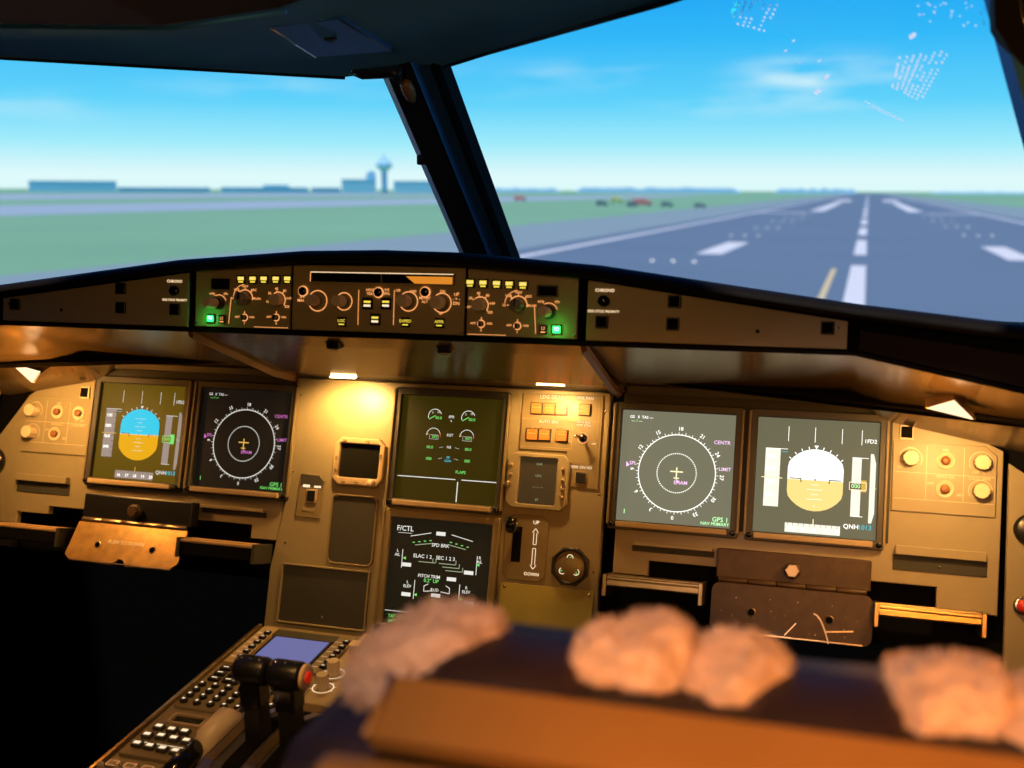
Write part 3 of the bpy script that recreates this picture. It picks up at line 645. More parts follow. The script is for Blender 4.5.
def efis(sg, label):
    x0, x1 = (.118, .258) if sg > 0 else (-.258, -.118)
    t, cx = ftop('navigation_control_panel', label, x0, x1, .004, .086 if sg > 0 else .079, .079 if sg > 0 else .086, 'navigation control panels')
    def q(px, py):   # captain side pixel, mirrored for the other side
        x, y = F(px, py, .004); return (x-cx, y) if sg < 0 else (-x-cx, y)
    bz = (sg*-1)
    x, y = q(221, 284); b = MB(); b.frame(rrect(x-.013, y-.007, x+.013, y+.007, .001), rrect(x-.0115, y-.0055, x+.0115, y+.0055, .0008), .004, .0065, 'black'); b.rect(x-.0115, y-.0055, x+.0115, y+.0055, .0045, 'glasspane')
    b.line(x-.0135, y+.0075, x+.0135, y+.0075, .0008, .0067, 'light'); b.line(x-.0135, y-.007, x-.0135, y+.0075, .0008, .0067, 'light'); b.build('pressure_window', t)
    for k, px in enumerate((241.8, 253.6, 264.6, 276.6, 288.2)):
        x, y = q(px, 279.5); b = MB(); b.box(x-.0062, y-.0055, .004, x+.0062, y+.0055, .0065, 'black', .0005); nm = ('CSTR', 'WPT', 'VORD', 'NDB', 'ARPT')[k]
        b.rect(x-.0045, y-.0012, x+.0045, y+.0035, .0068, 'legy'); b.text(nm, x, y+.0010, .0032, .0070, 'legw'); b.rect(x-.0035, y-.0042, x+.0035, y-.0022, .0068, 'legy'); b.build('push_button', t)
    # range and mode knobs with lit arcs
    x, y = q(245.1, 298.4); b = MB(); b.arc(x, y, .0105, .0117, -10, 190, ZF, 'leg', 20); 
    for k, nm in enumerate(('LS', 'VOR', 'NAV', 'ARC', 'PLAN')):
        a = radians(180-45*k); b.line(x+.0117*cos(a), y+.0117*sin(a), x+.014*cos(a), y+.014*sin(a), .001, ZF, 'leg'); b.text(nm, x+.0175*cos(a), y+.0155*sin(a), .0042, ZF, 'leg')
    b.arc(x+(.000), y+.001, .0165, .0173, 95, 175, ZF, 'leg', 8)
    x2, y2 = q(278.3, 300); b.arc(x2, y2, .0095, .0107, -35, 190, ZF, 'leg', 20)
    for k, nm in enumerate(('10', '20', '40', '80', '160', '320')):
        a = radians(190-45*k); b.line(x2+.0107*cos(a), y2+.0107*sin(a), x2+.0125*cos(a), y2+.0125*sin(a), .001, ZF, 'leg'); b.text(nm, x2+.0155*cos(a), y2+.0145*sin(a), .0044, ZF, 'leg')
    xa, ya = q(231.4, 297); xb, yb = q(228.8, 323.5); b.line(xa, ya, xb, yb, .0008, ZF, 'leg')
    for px in (244.7, 276.4):
        x3, y3 = q(px, 317.5); b.arc(x3, y3, .0038, .0050, 0, 360, ZF, 'leg', 14)
        for s_ in (-1, 1): b.text('ADF' if s_ < 0 else 'VOR', x3+s_*.0105, y3+.0005, .0036, ZF, 'leg')
        b.line(x3, y3+.005, x3, y3+.008, .001, ZF, 'leg'); b.text('1' if px < 250 else '2', x3, y3-.0072, .0048, ZF, 'leg')
    x4, y4 = q(219, 303.3); b.arc(x4, y4, .0105, .0115, 20, 120, ZF, 'leg', 10); b.text('inHg', x4-.010, y4+.0125, .0042, ZF, 'leg'); b.text('hPa', x4+.010, y4+.0125, .0042, ZF, 'leg')
    x5, y5 = q(254, 326); x6, y6 = q(288, 326); b.rect(min(x5, x6), .0056, max(x5, x6), .0062, ZF, 'leg')
    b.build('legends', t)
    knob(t, x, y, .0085, .017, 'knobg', z=.004, ptr=True, name='mode_knob'); knob(t, x2, y2, .0080, .013, 'knobc', z=.004, ribs=12, name='range_knob')
    knob(t, x4, y4, .0085, .010, 'black', z=.004, name='pressure_ring'); knob(t, x4, y4, .0065, .024, 'knobc', z=.012, ribs=10, name='pressure_knob')
    for px in (244.7, 276.4):
        x3, y3 = q(px, 317.5); b = MB(); b.box(x3-.0018, y3-.0035, .004, x3+.0018, y3+.0035, .012, 'black', .0006); b.build('selector_switch', t)
    xg, yg = q(211.3, 318.6); b = MB(); b.box(xg-.006, yg-.0055, .004, xg+.006, yg+.0055, .0065, 'black', .0005); b.rect(xg-.0045, yg-.004, xg+.0045, yg+.004, .0069, 'green'); b.text('FD', xg, yg+.0005, .0058, .0072, 'greenw'); b.build('green_lit_button', t, 'glowing green push button')
    xo, yo = q(222.5, 319.2); lbutton(t, xo, yo, 'leg', 'leg', .010, .011, tx='LS')
    L_ = bpy.data.lights.new('glow', 'POINT'); L_.energy = .010; L_.color = (.05, 1, .15); L_.shadow_soft_size = .004; lo = bpy.data.objects.new('green_button_glow', L_); COL.objects.link(lo); lo.parent = t; lo.location = (xg, yg, .014)
    return t
efis(-1, 'control panel with glowing green button at the left end of the glareshield centre')
efis(1, 'control panel with glowing green button at the right end of the glareshield centre')
# autopilot panel
t, cx = ftop('autopilot_control_panel', 'middle glareshield panel with long dark readout window and four big knobs', -.117, .117, .004, .0865, .0865)
b = MB(); xa, ya = F(312.3, 282.5, .004); xb, yb = F(453.6, 276, .004); ya = .0655; yb = .0765
b.frame(rrect(xa-.002, ya-.002, xb+.002, yb+.002, .001), rrect(xa, ya, xb, yb, .0008), .004, .0075, 'fcu'); b.rect(xa, ya, xb, yb, .0045, 'glasspane')
b.line(xa-.001, yb+.001, xb+.001, yb+.001, .001, .0078, 'legw'); b.line(xa-.001, ya, xa-.001, yb, .001, .0078, 'leg')
xo = xb-.050; b.poly([(xb, ya), (xb, yb-.002), (xo-.012, yb-.002), (xo, ya)], .0048, 'orangerefl'); b.rect((xa+xb)/2-.0006, ya, (xa+xb)/2+.0006, yb, .005, 'fcu'); b.build('readout_window', t)  # amber reflection in the readout glass drawn as a glowing patch
b = MB()
G = lambda px, py: F(px, py, .004)
for (px, py, r) in ((317.8, 300.8, .0135), (344.2, 301.4, .0115), (408.7, 301.4, .0125), (442.1, 302.9, .0125)): x, y = G(px, py); b.arc(x, y, r-.0012, r, 0, 360, ZF, 'leg', 28)
for px in (359, 394.5): x, y = G(px, 290); x2, y2 = G(px-1, 325); b.line(x, y, x2, y2, .0008, ZF, 'leg')
for px, py, q, s_ in ((303, 298.5, 'SPD\nMACH', .0052), (370, 292, 'HDG\nTRK', .0048), (387, 292, 'V/S\nFPA', .0048), (425, 300, 'METRIC\nALT', .0045), (456.5, 299, 'UP\n- + -\nDN', .0055), (442.8, 291.5, 'DN', .0045), (398, 290.5, '100', .0045), (413, 291.5, '1000', .0045), (441, 313.5, 'UP', .0045)): x, y = G(px, py); b.text(q, x, y, s_, ZF, 'leg')
b.build('legends', t)
for px, py in ((303.4, 291.2), (378.7, 292.5), (425.4, 292.1)):
    x, y = G(px, py); b = MB(); b.lathe([(.0068, .004), (.0068, .0055), (.0058, .0058)], 'leg', x, y, 18); b.cyl(x, y, .004, .008, .0055, 'blackg'); b.build('round_button', t)
for px, py, r, mm in ((317.8, 300.8, .0070, 'knobc'), (344.2, 301.4, .0070, 'knobc'), (408.7, 301.4, .0076, 'knobc'), (442.1, 302.9, .0080, 'knobc')):
    x, y = G(px, py); knob(t, x, y, r*.7, .010, 'black', z=.004, name='knob_shaft'); knob(t, x, y, r, .020, mm, z=.010, ribs=14, name='selector_knob')
for px, py, q in ((368, 303.6, 'AP1'), (386.5, 303.6, 'AP2'), (375.7, 319.4, 'A/THR')): x, y = G(px, py); lbutton(t, x, y, 'legy', 'legw', .014, .0145)
for px, py, q in ((342.3, 321.8, 'LOC'), (406, 322.2, 'EXPED'), (439.9, 323, 'APPR')): x, y = G(px, py); lbutton(t, x, y, 'legy', 'legy', .0125, .012, tx=q)
# side wing panels
def wing(sg, label):
    xi, xo = sg*.268, sg*.562; cx = sg*.415
    t = FCU.thing('glareshield_side_panel', label, 'control panel', (cx, 0), 0, 'glareshield side panels')
    P = [(xi-cx, .003), (xo-cx, .003), (xo-cx, .034), (xi-cx, .074)]
    b = MB(); b.prism(P, 0, .004, 'fcu', .0008); screw(b, sg*.05, .02, .004, .0025, 'black'); b.build('plate', t)
    # positions from the first officer side photo, mirrored for the captain
    def q(px, py): x, y = F(px, py, .004); return (sg*x)-cx, y
    for px, py in ((674.5, 301.5), (673, 324), (827.5, 328), (602, 322)):
        x, y = q(px, py); b = MB(); b.box(x-.0075, y-.0075, .004, x+.0075, y+.0075, .0075, 'black', .0008); b.box(x-.006, y-.006, .0075, x+.006, y+.006, .0085, 'void', .0005); b.build('warning_button', t)
    x, y = q(604, 301); b = MB(); b.cyl(x, y, .004, .009, .0068, 'blackg'); b.build('round_button', t)
    b = MB(); x, y = q(605, 290.5); b.text('CHRONO', x, y, .0052, ZF, 'legw'); b.build('legend', t); b = MB(); x, y = q(603.5, 311.5); b.text('SIDE STICK PRIORITY', x, y, .0040, ZF, 'legw')
    if sg > 0: b.X = Matrix()
    b.build('legends', t)
    for px, py in ((838, 328),):
        x, y = q(px, py); b = MB(); screw(b, x, y, .004, .0018); b.build('screw', t)
    return t
wing(-1, 'long brown plate with black square buttons on the left wing of the glareshield')
wing(1, 'long brown plate with black square buttons on the right wing of the glareshield')
for sg in (-1, 1):
    b = MB(); vs = []
    for x in (.575, .98):
        y = facey(x)-.004; vs += [(sg*x, y, botz(x)+.004), (sg*x, y, lipz(x)-.026), (sg*x, y+.01, lipz(x)-.026), (sg*x, y+.01, botz(x)+.004)]
    b.add(vs, [(0, 4, 5, 1), (1, 5, 6, 2), (3, 2, 6, 7), (0, 3, 7, 4), (0, 1, 2, 3), (4, 7, 6, 5)], mat('end_plate', (.022, .012, .007), .7, spec=.1)); b.build('end_plate', gs)

# flood lamps under glareshield
def add_light(name, kind, loc, energy, color, size=.02, to=None, size_y=None, spot=None):
    L_ = bpy.data.lights.new(name, kind); L_.energy = energy; L_.color = color
    if kind == 'AREA':
        L_.size = size
        if size_y: L_.shape = 'RECTANGLE'; L_.size_y = size_y
    elif kind == 'SPOT': L_.spot_size = radians(spot or 90); L_.spot_blend = .6; L_.shadow_soft_size = size
    else: L_.shadow_soft_size = size
    o = bpy.data.objects.new(name, L_); COL.objects.link(o); o.location = loc
    if to is not None:
        d = V(to)-V(loc); o.rotation_euler = d.to_track_quat('-Z', 'Y').to_euler()
    return o
WARM = (1, .53, .155)
for i, (px, py) in enumerate(((343, 374), (551, 381))):
    p = hit(px, py, (0, -.03, 0), (0, 1, 0))
    t = thing('flood_lamp', ('glowing flood lamp under the glareshield above the left part of the centre panel', 'glowing flood lamp under the glareshield above the square amber buttons')[i], 'lamp', p, None, 'centre flood lamps')
    b = MB(); b.loft([[V((-.008, -.008, .011)), V((.008, -.008, .011)), V((.013, .012, .011)), V((-.013, .012, .011))], [V((-.021, -.004, -.006)), V((.021, -.004, -.006)), V((.017, .012, -.006)), V((-.017, .012, -.006))]], 'lamp'); b.build('lens', t)
    b = MB(); b.box(-.022, .004, .004, .022, .02, .012, 'black', .002); b.build('housing', t)
    add_light('flood_light', 'SPOT', p+V((0, -.016, -.018)), (3.0, 1.5)[i], WARM, .01, to=p+V((0, .08, -.25)), spot=150)
for i, sg in enumerate((-1, 1)):
    p = hit(28, 375, (0, -.12, 0), (0, 1, 0)) if sg < 0 else hit(952, 410, (0, -.20, 0), (0, 1, 0))
    t = thing('side_flood_lamp', ('pale triangular lamp glowing under the far left end of the glareshield', 'pale triangular lamp glowing under the far right end of the glareshield')[i], 'lamp', p, None, 'side flood lamps')
    b = MB(); s_ = sg
    tri = [V((-.022*s_, 0, .012)) if sg < 0 else V((-.026, 0, -.001)), V((.016, .0, .004)) if sg < 0 else V((.004, 0, .012)), V((.004, 0, -.014)) if sg < 0 else V((.026, 0, -.009))]
    tri = [V((-.022, 0, .010)), V((.018, 0, .002)), V((.006, 0, -.012))] if sg < 0 else [V((-.025, 0, .000)), V((.002, 0, .010)), V((.023, 0, -.010))]
    b.loft([tri, [v*.8+V((0, .02, .006)) for v in tri]], 'lamps'); b.build('lens', t)
    b = MB(); c = sum(tri, V())/3; b.loft([[c+(v-c)*1.12+V((0, .004, 0)) for v in tri], [c+(v-c)*1.1+V((0, .03, .008)) for v in tri]], 'under'); b.build('housing', t)
    pl = p if sg < 0 else hit(960, 420, (0, -.13, 0), (0, 1, 0))
    add_light('side_flood_light', 'SPOT', pl+V((0, -.02, -.02)), 2.9, WARM, .012, to=pl+V((sg*.02, .1, -.22)), spot=150)
    add_light('side_uplight', 'POINT', p+V((-sg*.03, -.05, -.03)), .9, (1, .36, .05), .02)

# =================================================================== TABLE / FOOTREST UNITS
def table_unit(sg, label):
    t = PAN.thing('folding_table', label, 'folding table', (sg*.508, -.130), 0, 'folding tables below the outer displays')
    w = .100
    b = MB(); b.box(-w, -.020, -.02, w, .020, .020, 'flap2' if sg > 0 else 'black', .002); b.build('latch_box', t)
    b = MB(); b.cyl(0, -.002, .020, .030, .011, 'flap2'); b.prism([(.0080*cos(radians(30*k)) if k % 2 else .0095*cos(radians(30*k)), (.0080 if k % 2 else .0095)*sin(radians(30*k))-.002) for k in range(12)], .028, .034, 'brass' if sg > 0 else 'flap2', .001); b.build('latch_knob', t)
    b = MB()
    segs = 5
    for k in range(segs):
        x0 = -w+.004+k*(2*w-.008)/segs; b.X = Matrix.Translation((x0, -.022, .023)) @ Matrix.Rotation(pi/2, 4, 'Y'); b.lathe([(.004, 0), (.0045, .001), (.0045, (2*w-.008)/segs-.002), (.004, (2*w-.008)/segs-.001)], 'brass' if sg < 0 else 'flap2', 0, 0, 12)
    b.build('hinge', t)
    # flap hangs out from the hinge at a slope towards the pilot
    fl = MB(); ang = radians(22 if sg < 0 else 6)
    fl.X = Matrix.Translation((0, -.025, .026)) @ Matrix.Rotation(-ang, 4, 'X')
    L_ = .066; ww = w+(.004 if sg > 0 else .0)
    out = [(-ww, 0), (ww, 0), (ww+.002, -L_+.012), (ww-.010, -L_), (.012, -L_-.001), (.004, -L_+.009), (-.004, -L_+.009), (-.014, -L_-.001), (-ww+.008, -L_), (-ww-.004, -L_+.01)]
    if sg > 0: out = rrect(-ww, -L_, ww, 0, .012)
    fl.prism(out, -.003, .0, 'flap' if sg < 0 else 'flap2', .0006)
    for x in (-.05, .05): fl.cyl(x, -L_*.55, 0, .0008, .006, 'brass', seg=16); fl.cyl(x, -L_*.55, .0008, .0012, .0045, 'void', seg=16)
    for k in range(26): fl.cyl(random.uniform(-ww+.01, ww-.01), random.uniform(-L_+.006, -.012), 0, .0005, random.uniform(.0004, .0011), 'brass', seg=6)
    if sg < 0:
        fl.text('PUSH TO DOWN', 0, -.030, .0085, .0008, 'legp')
    else:
        for k in range(10): fl.line(.03+.002*k, -.03-.0012*k*k*.3, .032+.002*k, -.031-.0012*(k+1)**2*.3, .0018, .0008, 'brass')
        fl.line(.045, -.052, .08, -.048, .002, .0008, 'brass'); fl.line(-.006, -.062, .008, -.045, .0014, .0008, 'brass'); fl.line(-.03, -.064, -.005, -.056, .003, .0007, 'black')
    fl.line(-ww+.006, -L_+.0015, ww-.012, -L_+.0015, .0018, .0008, 'brass'); fl.build('flap', t)
    return t
table_unit(-1, 'bronze fold-down table flap with printed wording below the orange and cyan horizon display')
table_unit(1, 'scratched dark brown fold-down table flap below the washed-out horizon display')
def footrest(x0, x1, y, label, m):
    t = PAN.thing('footrest_bar', label, 'footrest', ((x0+x1)/2, y), 0, 'footrest bars under the panel'); w = (x1-x0)/2
    b = MB(); b.box(-w, -.014 if m == 'brass' else -.024, .0, w, -.004, .052, 'brass' if m == 'brass' else 'void', .002); b.build('bar', t); b = MB(); b.box(-w, -.005, .0, w, .0, .053, m, .0015); b.build('top_plate', t)
    b = MB()
    for k in range(4): b.box(-w+.003, -.002, .010+.010*k, w-.003, .0014, .015+.010*k, m, .0006)
    b.build('tread_ribs', t)
    for x in (-w, w): b = MB(); b.box(x-.003, -.028, .0, x+.003, .002, .055, 'brass' if m == 'brass' else 'dgrey', .001); b.build('end_cap', t)
footrest(-.765, -.625, -.170, 'brown-topped footrest bar at the far left, beside the bronze flap', 'footbrown')
footrest(-.405, -.275, -.166, 'brown-topped footrest bar between the bronze flap and the centre panel', 'footbrown')
footrest(.262, .392, -.160, 'shiny metal footrest bar between the centre panel and the scratched flap', 'brass')
footrest(.615, .742, -.164, 'shiny metal footrest bar at the right, beside the scratched flap', 'brass')
# rudder pedals in the dark footwell
def pedals(cx, side):
    for k, dx in enumerate((-.1, .1)):
        t = thing('rudder_pedal', 'dark rudder pedal deep in the %s footwell, %s one of the pair' % (side, ('left', 'right')[k]), 'pedal', (cx+dx, .12, .30), None, 'rudder pedals')
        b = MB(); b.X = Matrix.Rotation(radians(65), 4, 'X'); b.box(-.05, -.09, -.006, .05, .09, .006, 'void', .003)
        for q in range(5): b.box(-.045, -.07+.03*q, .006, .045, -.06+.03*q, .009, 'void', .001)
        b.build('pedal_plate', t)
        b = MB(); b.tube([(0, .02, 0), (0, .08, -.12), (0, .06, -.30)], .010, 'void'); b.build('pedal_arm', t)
pedals(-.51, 'left'); pedals(.51, 'right')

# =================================================================== PEDESTAL
G_ = PED.at
pd = PED.thing('centre_pedestal', 'brown centre pedestal console running back between the seats', 'pedestal')
b = MB(); b.box(-.246, -.75, -.05, .246, .215, 0, 'panel2', .003); b.build('top_plate', pd)
b = MB(); b.box(-.235, -.75, -.72, .235, .20, -.05, 'dgrey', .004); b.build('body', pd)
for x in (-.252, .246): b = MB(); b.box(x, -.75, -.012, x+.006, .215, .004, 'brass', .001); b.build('edge_rail', pd)
def ptg(name, label, cat, c, group=None): return PED.thing(name, label, cat, c, 0, group)
# keypad display unit (bigger screen in front)
t = ptg('keypad_display_unit', 'data entry unit with lit blue-violet screen and many small keys', 'control unit', (-.16, .10))
t.location -= PED.R @ V((0, 0, .012))
b = MB(); b.prism(rrect(-.078, -.128, .078, .112, .003), 0, .016, 'panel2', .0015); b.box(-.062, .080, .016, .060, .100, .0175, 'dgrey', .0005); b.build('housing', t)
b = MB(); b.box(-.047, -.010, .016, .045, .080, .0185, 'black', .0006); b.rect(-.042, -.004, .042, .076, .0192, 'scMC'); b.build('screen', t)
for s_, nm in ((-1, 'left'), (1, 'right')):
    b = MB(); x = s_*.062; b.prism([(x-.013, -.012), (x+.011, -.012), (x+.011, .10), (x-.013, .10)], .016, .020, 'light' if s_ < 0 else 'panel2', .0006)
    for k in range(6):
        y = .078-k*.0148; b.line(x+.002*(s_ < 0)-.012, y, x-.003, y, .0007, .0206, 'legw')
    b.build('key_strip', t)
    for k in range(6):
        y = .078-k*.0148; b = MB(); b.box(x+.001, y-.0035, .020, x+.010, y+.0035, .024, 'black', .0006); b.rect(x+.003, y-.0008, x+.008, y+.0008, .0243, 'legw'); b.build('line_key', t)
for r in range(3):
    for k in range(6):
        x = -.062+.021*k+(0); y = -.026-.015*r
        if r > 1 and k > 1: continue
        b = MB(); b.box(x-.008, y-.0052, .016, x+.008, y+.0052, .020, 'black', .0008); b.rect(x-.004, y-.0008, x+.004, y+.0012, .0203, 'legw'); b.build('function_key', t)
for r in range(5):
    for k in range(8):
        x = -.070+.0195*k; y = -.058-.0145*r
        if r == 0 and k < 2: continue
        b = MB(); b.lathe([(.0056, .016), (.0056, .0195), (.0045, .0205)] if k < 3 else [(.0058, .016), (.0058, .0195), (.005, .0205)], 'black', x, y, 10 if k < 3 else 6); b.rect(x-.0017, y-.0015, x+.0017, y+.0017, .0209, 'legw'); b.build('letter_key', t)
# radio panel
t = ptg('radio_panel', 'radio panel with small dark readout and rows of lit white keys', 'control panel', (-.165, -.09))
b = MB(); b.prism(rrect(-.073, -.052, .073, .052, .002), 0, .005, 'panel2', .001); b.build('plate', t)
b = MB(); b.frame(rrect(-.055, .018, -.005, .042, .002), rrect(-.050, .022, -.010, .038, .001), .005, .009, 'light', .0008); b.rect(-.050, .022, -.010, .038, .0055, 'glasspane'); b.build('readout', t)
for i, (x, y) in enumerate(((-.055, .006), (-.036, .004), (-.018, .004), (-.058, -.014), (-.04, -.012), (-.022, -.013), (-.004, -.014), (-.058, -.034), (-.040, -.035), (-.022, -.036), (-.004, -.037), (.014, -.038))):
    b = MB(); b.box(x-.0065, y-.005, .005, x+.0065, y+.005, .010, 'dgrey', .0008); b.rect(x-.0042, y-.0028, x+.0042, y+.0028, .0104, 'legw'); b.build('key', t)
knob(t, .035, .025, .010, .018, 'knobg', z=.005, ribs=12)
b = MB(); b.line(-.07, -.025, .05, -.025, .001, .0056, 'legw'); b.build('legend_line', t)
# audio panel
t = ptg('audio_panel', 'audio panel with knobs and amber-edged keys at the bottom left of the pedestal', 'control panel', (-.165, -.22))
b = MB(); b.prism(rrect(-.073, -.070, .073, .070, .002), 0, .005, 'panel2', .001); b.build('plate', t)
for r in range(2):
    for k in range(6):
        x = -.06+.023*k; y = .052-.042*r; b = MB(); b.box(x-.008, y-.006, .005, x+.008, y+.006, .009, 'knobg', .0008); b.orect(x-.0065, y-.0045, x+.0065, y+.0045, .0006, .0094, 'leg'); b.build('key', t)
        knob(t, x, y-.020, .0055, .016, 'knobg', z=.005, name='volume_knob')
# switching panel knobs right of keypad unit
t = ptg('switching_panel', 'pale switching plate with two beige rotary knobs beside the blue-violet screen', 'control panel', (-.035, .11))
b = MB(); b.prism(rrect(-.045, -.10, .045, .10, .002), 0, .010, 'light', .001); b.build('plate', t)
for px, py in ((323, 688), (334, 674)):
    x, y = G_(px, py, .010); x += .035; y -= .11
    b = MB(); b.arc(x, y, .013, .0145, 0, 360, .0106, 'legw', 24)
    for k in range(7): a = radians(-20+k*37); b.line(x+.0145*cos(a), y+.0145*sin(a), x+.017*cos(a), y+.017*sin(a), .001, .0106, 'legw')
    b.build('dial_ring', t); knob(t, x, y, .0085, .020, 'cream', z=.010, ribs=14, name='rotary_knob')
x, y = G_(358, 652, .010); b = MB(); b.box(x+.035-.011, y-.11-.009, .010, x+.035+.011, y-.11+.009, .024, 'cream', .002); b.build('square_key', t)
x, y = G_(352, 672, .010); b = MB(); b.box(x+.035-.006, y-.11-.006, .010, x+.035+.02, y-.11+.006, .013, 'knobg', .001); b.rect(x+.035-.003, y-.11-.003, x+.035+.016, y-.11+.003, .0134, 'leg'); b.build('key', t)
# throttle quadrant
t = ptg('throttle_quadrant', 'dark raised throttle quadrant block in the middle of the pedestal', 'throttle quadrant', (0, -.15))
b = MB(); prof = [(-.14, 0), (-.12, .03), (-.05, .055), (.04, .055), (.11, .028), (.13, 0)]
b.loft([[V((x, y, z)) for y, z in prof] for x in (-.085, .085)], 'dgrey'); b.build('block', t)
for x in (-.056, -.014):
    b = MB(); b.loft([[V((xx, y, z+.0015)) for y, z in prof[1:-1]]+[V((xx, y, z)) for y, z in prof[1:-1]][::-1] for xx in (x, x+.02)], 'void'); b.build('slot', t)
for x in (-.075, -.025, .045):
    b = MB(); b.loft([[V((xx, y, z+.002)) for y, z in prof[1:-1]]+[V((xx, y, z+.0005)) for y, z in prof[1:-1]][::-1] for xx in (x-.006, x+.006)], 'brass'); b.build('scale_plate', t)
def lever(xc, side):
    base = PED.O+PED.R @ V((xc, -.145, .052))
    t = thing('thrust_lever', side, 'lever', base, PED.R, 'thrust levers')
    b = MB(); b.loft([[V((x, -.014, -.02)), V((x, .016, -.02)), V((x, .010, .075)), V((x, -.010, .075))] for x in (-.009, .009)], 'black'); b.box(-.012, -.014, .045, .012, .014, .075, 'blackg', .003); b.build('arm', t)
    b = MB(); b.X = Matrix.Translation((-.0205, 0, .085)) @ Matrix.Rotation(pi/2, 4, 'Y'); b.lathe([(.011, 0), (.0145, .002), (.016, .006), (.016, .035), (.0145, .039), (.011, .0405)], 'black', 0, 0, 28)
    b.X = Matrix(); 
    b.build('handle', t)
    b = MB()
    for k in range(3): b.X = Matrix.Translation((-.011+.011*k, -.004, .085)); b.cyl(0, 0, .0145, .0168, .0014, 'chrome', seg=8)
    b.build('rivets', t)
    if xc > -.02:
        b = MB(); b.X = Matrix.Translation((.0195, 0, .085)) @ Matrix.Rotation(pi/2, 4, 'Y'); b.lathe([(.0145, 0), (.0145, .003), (.0125, .004)], 'knobc', 0, 0, 24); b.build('end_cap', t)
        b = MB(); b.X = Matrix.Translation((.0225, 0, .085)) @ Matrix.Rotation(pi/2, 4, 'Y'); b.lathe([(.0065, 0), (.0065, .0035), (.005, .0045)], 'red', 0, 0, 20); b.build('disconnect_button', t, 'round red button')
lever(-.046, 'black thrust lever with cylinder grip, the left one of the pair'); lever(-.004, 'black thrust lever with red button on its end, the right one of the pair')
# speed brake lever (cream) with black grip
p0 = PED.O+PED.R @ V((-.115, -.12, .002))
t = thing('speed_brake_lever', 'cream lever head with thick black grip beside the radio panel', 'lever', p0, PED.R)
b = MB(); b.tube([(.012, .03, .03), (.006, .01, .045), (-.002, -.012, .036), (-.004, -.03, .012)], [.013, .0165, .0165, .014], 'cream', 16); b.build('head', t)
b = MB(); b.tube([(.010, .028, .032), (.018, .045, .036)], [.015, .014], 'black', 16); b.build('collar', t); b = MB(); b.tube([(-.006, -.022, .028), (-.018, -.05, .02), (-.024, -.085, .012)], [.0125, .0135, .0125], 'blackg', 16); b.build('grip', t)
b = MB(); b.loft([[V((x, -.045, 0)), V((x, .02, 0)), V((x, -.0, .022)), V((x, -.03, .022))] for x in (.008, .024)], 'yelplate'); b.build('scale_sector', t)
# trim wheel
t = thing('trim_wheel', 'black trim wheel with orange markings at the right edge of the lever block', 'wheel', PED.O+PED.R @ V((.1, -.19, .0)), PED.R)
b = MB(); b.X = Matrix.Rotation(pi/2, 4, 'Y'); b.lathe([(.07, -.009), (.075, -.006), (.075, .006), (.07, .009)], 'black', 0, 0, 40); b.build('wheel', t)
t = thing('trim_wheel', 'black trim wheel with orange markings at the left edge of the lever block', 'wheel', PED.O+PED.R @ V((-.078+.0, -.245, -.02)), PED.R); 
b = MB(); b.X = Matrix.Rotation(pi/2, 4, 'Y'); b.lathe([(.07, -.007), (.075, -.005), (.075, .005), (.07, .007)], 'black', 0, 0, 40); b.build('wheel', t)
b = MB(); 
for k in range(9): a = radians(20+k*14); b.box(-.0075, .0755*cos(a)-.003, .0755*sin(a)-.002, .0075, .0755*cos(a)+.003, .0755*sin(a)+.001, 'leg' if k % 3 else 'legw')
b.build('markings', t)

# =================================================================== SIDE CONSOLES
def console(sg, label):
    t = PAN.thing('side_console', label, 'side console', (sg*.86, -.12), 0)
    b = MB(); b.prism([(sg*x-sg*.86, y+.12) for x, y in (((.773, .03) if sg > 0 else (.845, -.08)), (.98, -.10), (.98, -.45), ((.773, -.45) if sg > 0 else (.845, -.45)))], -.012, -.001, 'panel', .001); b.build('front_board', t)
    return t
t = console(1, 'grey-brown side console board with a red button at the right edge')
x, y = A(1023, 606); x -= .86; y += .12; b = MB(); b.lathe([(.012, -.001), (.012, .003), (.0095, .004)], 'chrome', x, y, 20); b.build('button_ring', t)
b = MB(); b.lathe([(.0085, .002), (.0085, .010), (.006, .013)], 'redk', x, y, 20); b.build('red_button', t, 'shiny red push button')
x, y = A(1030, 530); x -= .86; y += .12; b = MB(); b.lathe([(.02, -.001), (.02, .006), (.016, .010)], 'black', x, y, 24); b.build('round_vent', t)
t = console(-1, 'brown side console board with a round black vent at the left edge')
x, y = A(-6, 462); x += .86; y += .12; b = MB(); b.lathe([(.024, -.001), (.024, .008), (.018, .012), (.014, .006)], 'blackg', x, y, 24); b.build('round_vent', t)
for sg in (-1, 1):
    b = MB(); b.loft([[V((sg*.79, .02, 1.09)), V((sg*.79, -.10, 1.15)), V((sg*.84, -.28, 1.15)), V((sg*.90, -.45, 1.10)), V((sg*.86, -.25, .98)), V((sg*.80, -.02, 1.03))], [V((sg*.83, .04, 1.09)), V((sg*.83, -.06, 1.16)), V((sg*.88, -.26, 1.16)), V((sg*.94, -.43, 1.10)), V((sg*.90, -.23, .98)), V((sg*.84, .0, 1.03))]], mat('side_lining_tan', (.30, .17, .08), .5)); struct(b.build('trim_side_lining'), 'tan curved side lining under the end of the glareshield')

